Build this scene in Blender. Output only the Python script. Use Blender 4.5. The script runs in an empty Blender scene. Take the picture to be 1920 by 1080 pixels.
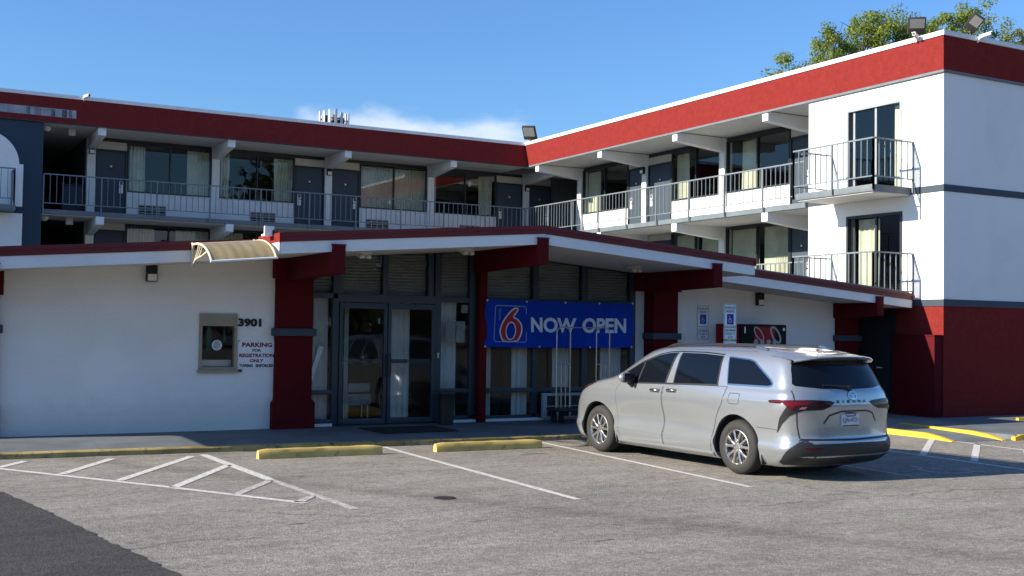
import bpy, bmesh, math, random
from mathutils import Vector, Matrix
from mathutils.geometry import delaunay_2d_cdt
random.seed(7)
scn = bpy.context.scene
COL = scn.collection
PI = math.pi
rad = math.radians

# ------------------------------------------------------------------ materials
def new_mat(name):
    m = bpy.data.materials.new(name); m.use_nodes = True
    nt = m.node_tree
    return m, nt, nt.nodes['Principled BSDF']

def noise(nt, scale, detail=4.0, rough=0.55, co=None, stretch=None):
    n = nt.nodes.new('ShaderNodeTexNoise'); n.inputs['Scale'].default_value = scale
    n.inputs['Detail'].default_value = detail; n.inputs['Roughness'].default_value = rough
    if co is None:
        tc = nt.nodes.new('ShaderNodeTexCoord'); co = tc.outputs['Object']
    if stretch:
        mp = nt.nodes.new('ShaderNodeMapping'); mp.inputs['Scale'].default_value = stretch
        nt.links.new(co, mp.inputs['Vector']); co = mp.outputs['Vector']
    nt.links.new(co, n.inputs['Vector'])
    return n.outputs['Fac']

def ramp(nt, fac, p0, c0, p1, c1):
    r = nt.nodes.new('ShaderNodeValToRGB'); e = r.color_ramp.elements
    def c4(c): return (c, c, c, 1) if not hasattr(c, '__len__') else (*c[:3], 1)
    e[0].position = p0; e[0].color = c4(c0); e[1].position = p1; e[1].color = c4(c1)
    nt.links.new(fac, r.inputs['Fac'])
    return r.outputs['Color']

def mix(nt, fac, a, b, mode='MIX'):
    n = nt.nodes.new('ShaderNodeMix'); n.data_type = 'RGBA'; n.blend_type = mode
    for sock, v in ((n.inputs[0], fac), (n.inputs[6], a), (n.inputs[7], b)):
        if hasattr(v, 'node'): nt.links.new(v, sock)
        elif hasattr(v, '__len__'): sock.default_value = (*v[:3], 1)
        elif sock.type == 'RGBA': sock.default_value = (v, v, v, 1)
        else: sock.default_value = v
    return n.outputs[2]

def bump(nt, bs, fac, strength, dist=0.01):
    b = nt.nodes.new('ShaderNodeBump'); b.inputs['Strength'].default_value = strength
    b.inputs['Distance'].default_value = dist
    nt.links.new(fac, b.inputs['Height']); nt.links.new(b.outputs['Normal'], bs.inputs['Normal'])

def paint(name, col, rough=0.6, var=0.12, vscale=1.3, fine=60.0, bstr=0.25, bdist=0.006, metal=0.0, spec=0.4, streak=0.0, coat=0.0):
    """painted / plain surface with soft colour variation, fine grain and slight relief"""
    m, nt, bs = new_mat(name)
    lo = tuple(c*(1-var) for c in col); hi = tuple(min(1, c*(1+var*0.6)) for c in col)
    c = ramp(nt, noise(nt, vscale, 5), 0.32, lo, 0.68, hi)
    if fine:
        g = ramp(nt, noise(nt, fine, 2), 0.25, 1-var*0.7, 0.75, 1.0)
        c = mix(nt, 1.0, c, g, 'MULTIPLY')
    if streak:
        s = ramp(nt, noise(nt, 1.0, 3, stretch=(5, 5, 0.35)), 0.35, 1-streak, 0.6, 1.0)
        c = mix(nt, 1.0, c, s, 'MULTIPLY')
    nt.links.new(c, bs.inputs['Base Color'])
    bs.inputs['Roughness'].default_value = rough; bs.inputs['Metallic'].default_value = metal
    bs.inputs['Specular IOR Level'].default_value = spec
    if coat:
        bs.inputs['Coat Weight'].default_value = coat; bs.inputs['Coat Roughness'].default_value = 0.04
    if bstr: bump(nt, bs, noise(nt, fine or 40, 3), bstr, bdist)
    return m

def glass_mat(name, tint, refl=0.08, rough=0.0, film=0.0, wob=0.0):
    m, nt, bs = new_mat(name)
    nt.nodes.remove(bs)
    out = nt.nodes['Material Output']
    tr = nt.nodes.new('ShaderNodeBsdfTransparent'); tr.inputs['Color'].default_value = (*tint, 1)
    gl = nt.nodes.new('ShaderNodeBsdfGlossy'); gl.inputs['Roughness'].default_value = rough
    gl.inputs['Color'].default_value = (0.92, 0.95, 0.97, 1)
    # Schlick reflectance that works for both sides of a single sheet
    ge = nt.nodes.new('ShaderNodeNewGeometry'); dt = nt.nodes.new('ShaderNodeVectorMath'); dt.operation = 'DOT_PRODUCT'
    nt.links.new(ge.outputs['Incoming'], dt.inputs[0]); nt.links.new(ge.outputs['Normal'], dt.inputs[1])
    def mth(op, a, b):
        n = nt.nodes.new('ShaderNodeMath'); n.operation = op
        for i, v in enumerate((a, b)):
            if hasattr(v, 'node'): nt.links.new(v, n.inputs[i])
            else: n.inputs[i].default_value = v
        return n.outputs[0]
    k = mth('POWER', mth('SUBTRACT', 1.0, mth('ABSOLUTE', dt.outputs['Value'], 0)), 5.0)
    ad = nt.nodes.new('ShaderNodeMath'); ad.operation = 'MULTIPLY_ADD'; ad.inputs[1].default_value = 0.9; ad.inputs[2].default_value = refl
    ad.use_clamp = True
    nt.links.new(k, ad.inputs[0])
    mx = nt.nodes.new('ShaderNodeMixShader')
    nt.links.new(ad.outputs[0], mx.inputs[0]); nt.links.new(tr.outputs[0], mx.inputs[1]); nt.links.new(gl.outputs[0], mx.inputs[2])
    if wob:
        b = nt.nodes.new('ShaderNodeBump'); b.inputs['Strength'].default_value = wob; b.inputs['Distance'].default_value = 0.02
        nt.links.new(noise(nt, 1.2, 1), b.inputs['Height']); nt.links.new(b.outputs[0], gl.inputs['Normal'])
    nt.links.new(mx.outputs[0], out.inputs['Surface'])
    return m

M = {}
# ------------------------------------------------------------------ mesh builder
class MB:
    def __init__(s): s.v = []; s.f = []
    def add(s, vs, fs):
        o = len(s.v); s.v += [tuple(v) for v in vs]; s.f += [tuple(i+o for i in f) for f in fs]; return s
    def box(s, x0, x1, y0, y1, z0, z1):
        if x0 > x1: x0, x1 = x1, x0
        if y0 > y1: y0, y1 = y1, y0
        if z0 > z1: z0, z1 = z1, z0
        return s.add([(x0,y0,z0),(x1,y0,z0),(x1,y1,z0),(x0,y1,z0),(x0,y0,z1),(x1,y0,z1),(x1,y1,z1),(x0,y1,z1)],
                     [(0,3,2,1),(4,5,6,7),(0,1,5,4),(1,2,6,5),(2,3,7,6),(3,0,4,7)])
    def prism(s, poly, mp):
        """extrude polygon: mp(u, v, t) with t = 0 / 1"""
        n = len(poly)
        vs = [mp(u, v, 0) for u, v in poly] + [mp(u, v, 1) for u, v in poly]
        return s.add(vs, [tuple(range(n-1, -1, -1)), tuple(range(n, 2*n))] + [(i, (i+1) % n, n+(i+1) % n, n+i) for i in range(n)])
    def tube(s, pts, r, n=8, caps=True):
        pts = [Vector(p) for p in pts]; rings = []
        rr = r if hasattr(r, '__len__') else [r]*len(pts)
        prev = None
        for i, p in enumerate(pts):
            d = (pts[min(i+1, len(pts)-1)] - pts[max(i-1, 0)]).normalized()
            if prev is None:
                a = d.orthogonal().normalized()
            else:
                a = (prev - d*prev.dot(d))
                a = a.normalized() if a.length > 1e-6 else d.orthogonal().normalized()
            prev = a; b = d.cross(a)
            rings.append([p + (a*math.cos(2*PI*k/n) + b*math.sin(2*PI*k/n))*rr[i] for k in range(n)])
        vs = [v for r_ in rings for v in r_]; fs = []
        for i in range(len(rings)-1):
            for k in range(n):
                fs.append((i*n+k, i*n+(k+1) % n, (i+1)*n+(k+1) % n, (i+1)*n+k))
        if caps: fs += [tuple(range(n-1, -1, -1)), tuple(range((len(rings)-1)*n, len(rings)*n))]
        return s.add(vs, fs)
    def lathe(s, prof, c, axis='z', n=32):
        """prof: (radius, height) pairs, closed top/bottom if radius 0"""
        vs = []
        for r, h in prof:
            for k in range(n):
                a = 2*PI*k/n; u, v = r*math.cos(a), r*math.sin(a)
                vs.append({'z': (c[0]+u, c[1]+v, c[2]+h), 'x': (c[0]+h, c[1]+u, c[2]+v), 'y': (c[0]+u, c[1]+h, c[2]+v)}[axis])
        fs = []
        for i in range(len(prof)-1):
            for k in range(n): fs.append((i*n+k, i*n+(k+1) % n, (i+1)*n+(k+1) % n, (i+1)*n+k))
        return s.add(vs, fs)
    def grid(s, nu, nv, fn):
        vs = [fn(i/nu, j/nv) for j in range(nv+1) for i in range(nu+1)]
        fs = [(j*(nu+1)+i, j*(nu+1)+i+1, (j+1)*(nu+1)+i+1, (j+1)*(nu+1)+i) for j in range(nv) for i in range(nu)]
        return s.add(vs, fs)
    def disc(s, c, r, nrm, n=20):
        nrm = Vector(nrm).normalized(); a = nrm.orthogonal().normalized(); b = nrm.cross(a); c = Vector(c)
        return s.add([c + (a*math.cos(2*PI*k/n)+b*math.sin(2*PI*k/n))*r for k in range(n)], [tuple(range(n))])
    def xf(s, mat):
        s.v = [tuple(mat @ Vector(v)) for v in s.v]; return s

def worldloc(o):
    p = Vector((0, 0, 0))
    while o is not None:
        p += o.location; o = o.parent
    return p

def obj(name, mb, mat, parent=None, smooth=None, bevel=0.0, base=None, local=False, recalc=True, weld=False):
    """link the collected shapes as one mesh object; coordinates are world coordinates unless local"""
    me = bpy.data.meshes.new(name)
    off = Vector((0, 0, 0)) if local else (worldloc(parent) if parent is not None else Vector(base or (0, 0, 0)))
    me.from_pydata([tuple(Vector(v)-off) for v in mb.v], [], mb.f)
    bm = bmesh.new(); bm.from_mesh(me)
    if weld: bmesh.ops.remove_doubles(bm, verts=bm.verts, dist=1e-5)
    if recalc: bmesh.ops.recalc_face_normals(bm, faces=bm.faces)
    if bevel:
        bmesh.ops.bevel(bm, geom=[e for e in bm.edges if len(e.link_faces) == 2 and e.calc_face_angle(0) > 0.5], offset=bevel, segments=2, affect='EDGES', profile=0.6, clamp_overlap=True)
    bm.to_mesh(me); bm.free()
    if smooth is None and bevel: smooth = 35
    if smooth:
        for p in me.polygons: p.use_smooth = True
        try: me.set_sharp_from_angle(angle=rad(smooth))
        except Exception: pass
    me.materials.append(M[mat] if isinstance(mat, str) else mat)
    o = bpy.data.objects.new(name, me); COL.objects.link(o)
    if parent is not None: o.parent = parent
    elif base: o.location = base
    return o

def tag(o, label=None, cat=None, group=None, kind=None):
    if label: o['label'] = label
    if cat: o['category'] = cat
    if group: o['group'] = group
    if kind: o['kind'] = kind
    return o

def thing(name, label, cat, loc=(0, 0, 0), group=None, rz=0.0):
    o = bpy.data.objects.new(name, None); o.empty_display_size = 0.3; COL.objects.link(o)
    o.location = loc; o.rotation_euler = (0, 0, rz)
    return tag(o, label, cat, group)

def struct(name, mb, mat, **k):
    return tag(obj(name, mb, mat, **k), kind='structure')

def text_geo(body, bold=0.0, spacing=1.0, extr=0.0):
    """letter shapes as (verts, faces) in the xy plane"""
    cu = bpy.data.curves.new('lettering', 'FONT'); cu.body = body; cu.offset = bold
    cu.resolution_u = 3; cu.space_character = spacing; cu.extrude = extr; cu.fill_mode = 'FRONT' if not extr else 'BOTH'
    cu.align_x = 'LEFT'
    t = bpy.data.objects.new('lettering', cu); COL.objects.link(t)
    dg = bpy.context.evaluated_depsgraph_get(); dg.update()
    me = bpy.data.meshes.new_from_object(t.evaluated_get(dg))
    vs = [v.co.copy() for v in me.vertices]; fs = [tuple(p.vertices) for p in me.polygons]
    bpy.data.objects.remove(t); bpy.data.curves.remove(cu); bpy.data.meshes.remove(me)
    return vs, fs

def text_on(mb, body, mp, u0, u1, v0, v1, bold=0.02, spacing=1.0, keep=False):
    """fit lettering in the rectangle u0..u1, v0..v1 and map (u, v) to 3-D"""
    vs, fs = text_geo(body, bold, spacing)
    if not vs: return mb
    xs = [v.x for v in vs]; ys = [v.y for v in vs]
    ax, bx, ay, by = min(xs), max(xs), min(ys), max(ys)
    if keep:
        sc = (v1-v0)/(by-ay); w = (bx-ax)*sc; c = (u0+u1)/2; u0, u1 = c-w/2, c+w/2
    mb.add([mp(u0+(v.x-ax)/(bx-ax)*(u1-u0), v0+(v.y-ay)/(by-ay)*(v1-v0)) for v in vs], fs)
    return mb

def fill(poly, step):
    """triangulate a polygon with interior points so that it can be laid on a curved surface"""
    pts = []; n = len(poly)
    for i in range(n):
        a = Vector(poly[i]); b = Vector(poly[(i+1) % n]); k = max(1, int((b-a).length/step))
        for j in range(k): pts.append(a.lerp(b, j/k))
    nb = len(pts); edges = [(i, (i+1) % nb) for i in range(nb)]
    x0, x1 = min(p.x for p in pts), max(p.x for p in pts); y0, y1 = min(p.y for p in pts), max(p.y for p in pts)
    def inside(p):
        c = False
        for i in range(n):
            a, b = poly[i], poly[(i+1) % n]
            if (a[1] > p[1]) != (b[1] > p[1]) and p[0] < (b[0]-a[0])*(p[1]-a[1])/(b[1]-a[1])+a[0]: c = not c
        return c
    y = y0+step*0.5
    while y < y1:
        x = x0+step*0.5
        while x < x1:
            if inside((x, y)) and all((Vector((x, y))-q).length > step*0.45 for q in pts[:nb]): pts.append(Vector((x, y)))
            x += step
        y += step
    vo, eo, fo, *_ = delaunay_2d_cdt(pts, edges, [], 1, 1e-6)
    return vo, fo

def wavy(mb, fr, s0, s1, z0, z1, d, amp=0.03, waves=None, flare=0.0):
    """hanging cloth: folds run vertically"""
    waves = waves or max(3, int(abs(s1-s0)/0.09)); n = waves*6
    ph = random.random()*6
    def fn(u, v):
        s = s0+(s1-s0)*u
        s += flare*(1-v)*(u-0.5)
        a = amp*(0.6+0.4*math.sin(u*7+ph))
        return fr(s, d + a*math.sin(u*waves*2*PI+ph+0.6*math.sin(v*2+u*5)), z0+(z1-z0)*v)
    return mb.grid(n, 6, fn)
# ------------------------------------------------------------------ camera, sun, sky
cam = bpy.data.cameras.new('camera'); co = bpy.data.objects.new('camera', cam); COL.objects.link(co)
cam.sensor_width = 36.0; cam.lens = 36*2156.7/1920; cam.clip_end = 5000; cam.clip_start = 0.05
yaw, pit, rol = rad(29.148), rad(2.012), rad(0.806)
fw = Vector((math.sin(yaw)*math.cos(pit), math.cos(yaw)*math.cos(pit), math.sin(pit)))
rt = Vector((math.cos(yaw), -math.sin(yaw), 0)); up = rt.cross(fw)
r2 = rt*math.cos(rol)+up*math.sin(rol); u2 = up*math.cos(rol)-rt*math.sin(rol)
mw = Matrix((r2, u2, -fw)).transposed().to_4x4(); mw.translation = (0, 0, 1.9)
co.matrix_world = mw; scn.camera = co

SUNDIR = Vector((-1.27, 0.215, 0.625)).normalized()          # towards the sun
elev = math.asin(SUNDIR.z); azim = math.atan2(SUNDIR.x, SUNDIR.y)
sl = bpy.data.lights.new('sun', 'SUN'); so = bpy.data.objects.new('sun', sl); COL.objects.link(so)
sl.energy = 5.0; sl.angle = rad(0.53); sl.color = (1.0, 0.90, 0.76)
so.rotation_euler = SUNDIR.to_track_quat('Z', 'Y').to_euler(); so.location = (-30, 20, 40)

w = bpy.data.worlds.new('World'); scn.world = w; w.use_nodes = True
nt = w.node_tree; bg = nt.nodes['Background']; bg.inputs['Strength'].default_value = 0.064
sky = nt.nodes.new('ShaderNodeTexSky'); sky.sky_type = 'NISHITA'; sky.sun_disc = False
sky.sun_elevation = elev; sky.sun_rotation = azim; sky.altitude = 200; sky.air_density = 1.25; sky.dust_density = 0.6; sky.ozone_density = 2.2
tc = nt.nodes.new('ShaderNodeTexCoord'); sp = nt.nodes.new('ShaderNodeSeparateXYZ'); nt.links.new(tc.outputs['Generated'], sp.inputs[0])
def wm(op, a, b=None, c=None):
    n = nt.nodes.new('ShaderNodeMath'); n.operation = op
    for i, v in enumerate((a, b, c)):
        if v is None: continue
        if hasattr(v, 'node'): nt.links.new(v, n.inputs[i])
        else: n.inputs[i].default_value = v
    return n.outputs[0]
def wr(v, a, b, lo=0.0, hi=1.0):
    n = nt.nodes.new('ShaderNodeMapRange'); n.interpolation_type = 'SMOOTHSTEP'
    n.inputs[1].default_value = a; n.inputs[2].default_value = b; n.inputs[3].default_value = lo; n.inputs[4].default_value = hi
    nt.links.new(v, n.inputs[0]); return n.outputs[0]
az = wm('ARCTAN2', sp.outputs[0], sp.outputs[1]); el = wm('ARCSINE', sp.outputs[2])
cb = nt.nodes.new('ShaderNodeCombineXYZ'); nt.links.new(wm('MULTIPLY', az, 1.0), cb.inputs[0]); nt.links.new(wm('MULTIPLY', el, 2.2), cb.inputs[1])
n1 = noise(nt, 14, 6, 0.55, cb.outputs[0]); n2 = noise(nt, 4.5, 3, 0.5, cb.outputs[0])
# a bank of cumulus low over the back wing
top = wm('ADD', wm('MULTIPLY', n2, 0.075), wm('MULTIPLY', n1, 0.06))
edge = wm('SUBTRACT', wm('ADD', top, 0.110), el)
win = wm('MULTIPLY', wr(az, rad(14.5), rad(19)), wr(az, rad(34.0), rad(29.0)))
edge2 = wm('SUBTRACT', edge, wm('MULTIPLY', wm('SUBTRACT', 1.0, win), 0.08))
cm = wm('MULTIPLY', wr(edge2, -0.010, 0.020), 0.70)
cm = wm('MULTIPLY', cm, wr(n1, 0.22, 0.6, 0.55, 1.0))
n3 = nt.nodes.new('ShaderNodeMix'); n3.data_type = 'RGBA'
tint = nt.nodes.new('ShaderNodeMix'); tint.data_type = 'RGBA'; tint.blend_type = 'MULTIPLY'; tint.inputs[0].default_value = 1.0
nt.links.new(sky.outputs[0], tint.inputs[6]); tint.inputs[7].default_value = (0.66, 1.02, 1.52, 1)
nt.links.new(cm, n3.inputs[0]); nt.links.new(tint.outputs[2], n3.inputs[6]); n3.inputs[7].default_value = (7.6, 8.2, 9.2, 1)
nt.links.new(n3.outputs[2], bg.inputs['Color'])
vs_ = scn.view_settings; vs_.view_transform = 'Standard'; vs_.look = 'None'; vs_.exposure = 0.98; vs_.gamma = 1.0; vs_.use_curve_mapping = False
scn.cycles.max_bounces = 8; scn.cycles.transparent_max_bounces = 12; scn.cycles.caustics_reflective = False; scn.cycles.caustics_refractive = False

# ------------------------------------------------------------------ materials
def stucco(name, col):
    m, nt, bs = new_mat(name)
    tc = nt.nodes.new('ShaderNodeTexCoord'); o = tc.outputs['Object']
    c = ramp(nt, noise(nt, 0.55, 6, 0.6, o), 0.30, tuple(k*0.93 for k in col), 0.66, col)
    c = mix(nt, 1.0, c, ramp(nt, noise(nt, 38, 3, 0.6, o), 0.3, 0.93, 0.7, 1.02), 'MULTIPLY')
    # patches of newer paint and a few grubby marks
    c = mix(nt, 1.0, c, ramp(nt, noise(nt, 0.33, 2, 0.4, o), 0.57, 1.0, 0.585, 0.965), 'MULTIPLY')
    c = mix(nt, 1.0, c, ramp(nt, noise(nt, 2.6, 7, 0.7, o), 0.66, (1, 1, 1), 0.78, (0.86, 0.85, 0.83)), 'MULTIPLY')
    # splashed dirt along the foot of the wall, ragged upper edge
    sz = nt.nodes.new('ShaderNodeSeparateXYZ'); nt.links.new(o, sz.inputs[0])
    ad = nt.nodes.new('ShaderNodeMath'); ad.operation = 'MULTIPLY_ADD'; ad.inputs[1].default_value = -0.9
    nt.links.new(noise(nt, 3.2, 7, 0.7, o), ad.inputs[0]); nt.links.new(sz.outputs[2], ad.inputs[2])
    c = mix(nt, 1.0, c, ramp(nt, ad.outputs[0], -0.2, (0.92, 0.91, 0.895), 0.3, (1, 1, 1)), 'MULTIPLY')
    nt.links.new(c, bs.inputs['Base Color']); bs.inputs['Roughness'].default_value = 0.85; bs.inputs['Specular IOR Level'].default_value = 0.12
    bump(nt, bs, noise(nt, 42, 4, 0.65, o), 0.55, 0.012)
    return m
M['white'] = stucco('white_stucco', (0.87, 0.865, 0.84))
M['white_trim'] = paint('white_trim', (0.78, 0.78, 0.77), 0.5, 0.06, 1.5, 30, 0.08, 0.002)
M['cream'] = paint('cream_panel', (0.56, 0.53, 0.47), 0.6, 0.06, 1.5, 50, 0.1, 0.002)
M['soffit'] = paint('soffit_plaster', (0.62, 0.61, 0.58), 0.8, 0.06, 0.8, 70, 0.2, 0.003)
M['red'] = paint('red_stucco', (0.205, 0.026, 0.023), 0.92, 0.11, 7.0, 26, 0.8, 0.02, spec=0.06)
M['dark_red'] = paint('dark_red_paint', (0.092, 0.005, 0.008), 0.75, 0.10, 1.3, 50, 0.15, 0.003, spec=0.12)
M['red_trim'] = paint('red_metal_trim', (0.13, 0.008, 0.012), 0.5, 0.10, 1.3, 20, 0.06, 0.002)
M['slate'] = paint('slate_paint', (0.038, 0.056, 0.076), 0.62, 0.08, 1.2, 55, 0.15, 0.003)
M['block_blue'] = paint('slate_block_wall', (0.030, 0.052, 0.080), 0.8, 0.07, 0.8, 60, 0.25, 0.004)
M['slab'] = paint('walkway_edge', (0.15, 0.18, 0.20), 0.65, 0.14, 1.2, 40, 0.2, 0.003, streak=0.1)
M['rail'] = paint('railing_paint', (0.165, 0.20, 0.22), 0.45, 0.12, 3, 30, 0.05, 0.001)
M['door'] = paint('door_paint', (0.044, 0.064, 0.090), 0.6, 0.05, 1.0, 60, 0.04, 0.001)
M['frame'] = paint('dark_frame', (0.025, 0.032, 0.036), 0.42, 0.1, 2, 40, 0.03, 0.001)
M['store_frame'] = paint('storefront_frame', (0.032, 0.047, 0.064), 0.45, 0.08, 2, 40, 0.05, 0.001)
M['alu'] = paint('aluminium_frame', (0.42, 0.44, 0.44), 0.38, 0.06, 3, 40, 0.02, 0.001, metal=0.6)
M['curtain'] = paint('curtain_cloth', (0.60, 0.585, 0.46), 0.9, 0.10, 3, 120, 0.15, 0.002)
M['sheer'] = paint('sheer_curtain', (0.56, 0.59, 0.57), 0.9, 0.10, 3, 120, 0.1, 0.002)
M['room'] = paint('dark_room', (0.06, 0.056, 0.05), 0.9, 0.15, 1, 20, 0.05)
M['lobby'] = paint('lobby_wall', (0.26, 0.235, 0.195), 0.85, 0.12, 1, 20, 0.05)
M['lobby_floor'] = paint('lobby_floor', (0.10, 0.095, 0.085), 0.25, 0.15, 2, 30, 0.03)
M['passage'] = paint('passage_wall', (0.15, 0.16, 0.165), 0.85, 0.1, 1, 40, 0.1)
M['glass'] = glass_mat('window_glass', (0.84, 0.88, 0.87), 0.05, 0.005, wob=0.05)
M['store_glass'] = glass_mat('storefront_glass', (0.90, 0.93, 0.92), 0.028, 0.004, wob=0.03)
M['roof'] = paint('roof_membrane', (0.30, 0.30, 0.29), 0.85, 0.15, 0.6, 20, 0.2)
M['black'] = paint('black_plastic', (0.014, 0.014, 0.016), 0.45, 0.15, 4, 60, 0.08, 0.001)
M['blackmatte'] = paint('black_mat', (0.012, 0.012, 0.014), 0.9, 0.2, 4, 80, 0.4, 0.004)
M['yellow'] = None
def worn_yellow(name, wear, c0=(0.62, 0.43, 0.05), c1=(0.74, 0.55, 0.09), dirt_=0.55):
    m, nt, bs = new_mat(name)
    base = ramp(nt, noise(nt, 2.0, 5), 0.3, c0, 0.7, c1)
    conc = ramp(nt, noise(nt, 25, 3), 0.3, (0.08, 0.07, 0.055), 0.7, (0.24, 0.22, 0.19))
    msk = ramp(nt, noise(nt, 6.5, 8, 0.7), 0.60-wear, 0.0, 0.66-wear*0.7, 1.0)
    c = mix(nt, msk, base, conc)
    dirt = ramp(nt, noise(nt, 1.1, 5, 0.65), 0.36, dirt_, 0.62, 1.0)
    nt.links.new(mix(nt, 1.0, c, dirt, 'MULTIPLY'), bs.inputs['Base Color'])
    bs.inputs['Roughness'].default_value = 0.75
    bump(nt, bs, noise(nt, 45, 4), 0.4, 0.006)
    return m
M['yellow'] = worn_yellow('wheel_stop_paint', 0.0, (0.56, 0.40, 0.105), (0.66, 0.485, 0.15), 0.72)
M['yellow_curb'] = worn_yellow('curb_paint', 0.07, (0.36, 0.27, 0.085), (0.48, 0.37, 0.13), 0.5)
M['yellow_new'] = worn_yellow('fresh_curb_paint', -0.12, (0.60, 0.40, 0.03), (0.68, 0.47, 0.045), 0.8)
M['led'] = paint('lamp_lens', (0.80, 0.80, 0.77), 0.3, 0.04, 4, 60, 0.1, 0.001)
M['flood_lens'] = paint('flood_lens', (0.20, 0.20, 0.19), 0.35, 0.06, 4, 60, 0.1, 0.001)
M['case_grey'] = paint('grey_case', (0.30, 0.33, 0.35), 0.5, 0.08, 3, 60, 0.03)
M['notice'] = paint('paper_notice', (0.26, 0.275, 0.28), 0.8, 0.2, 14, 60, 0)
M['bronze'] = paint('bronze_housing', (0.035, 0.028, 0.024), 0.5, 0.1, 4, 60, 0.05, 0.001)
M['cam_white'] = paint('camera_shell', (0.75, 0.75, 0.74), 0.35, 0.04, 4, 60, 0.02, 0.001)
M['steel'] = paint('brushed_steel', (0.55, 0.55, 0.52), 0.28, 0.1, 6, 60, 0.03, 0.001, metal=0.9)
M['sign_white'] = paint('sign_white', (0.80, 0.84, 0.87), 0.4, 0.05, 3, 60, 0.02, 0.001)
M['ink_black'] = paint('black_lettering', (0.012, 0.012, 0.014), 0.6, 0.1, 4, 60, 0)
M['ink_maroon'] = paint('maroon_lettering', (0.17, 0.012, 0.030), 0.6, 0.1, 4, 60, 0)
M['ink_green'] = paint('green_lettering', (0.02, 0.12, 0.09), 0.6, 0.1, 4, 60, 0)
M['ink_blue'] = paint('sign_blue', (0.010, 0.025, 0.30), 0.5, 0.05, 4, 60, 0)
M['ink_white'] = paint('white_lettering', (0.62, 0.66, 0.70), 0.6, 0.05, 4, 60, 0)
M['navy'] = paint('navy_plastic', (0.012, 0.022, 0.05), 0.45, 0.15, 4, 60, 0.05)
M['bronze_frame'] = paint('tan_metal_frame', (0.34, 0.30, 0.22), 0.5, 0.08, 3, 40, 0.05, 0.001)

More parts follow.
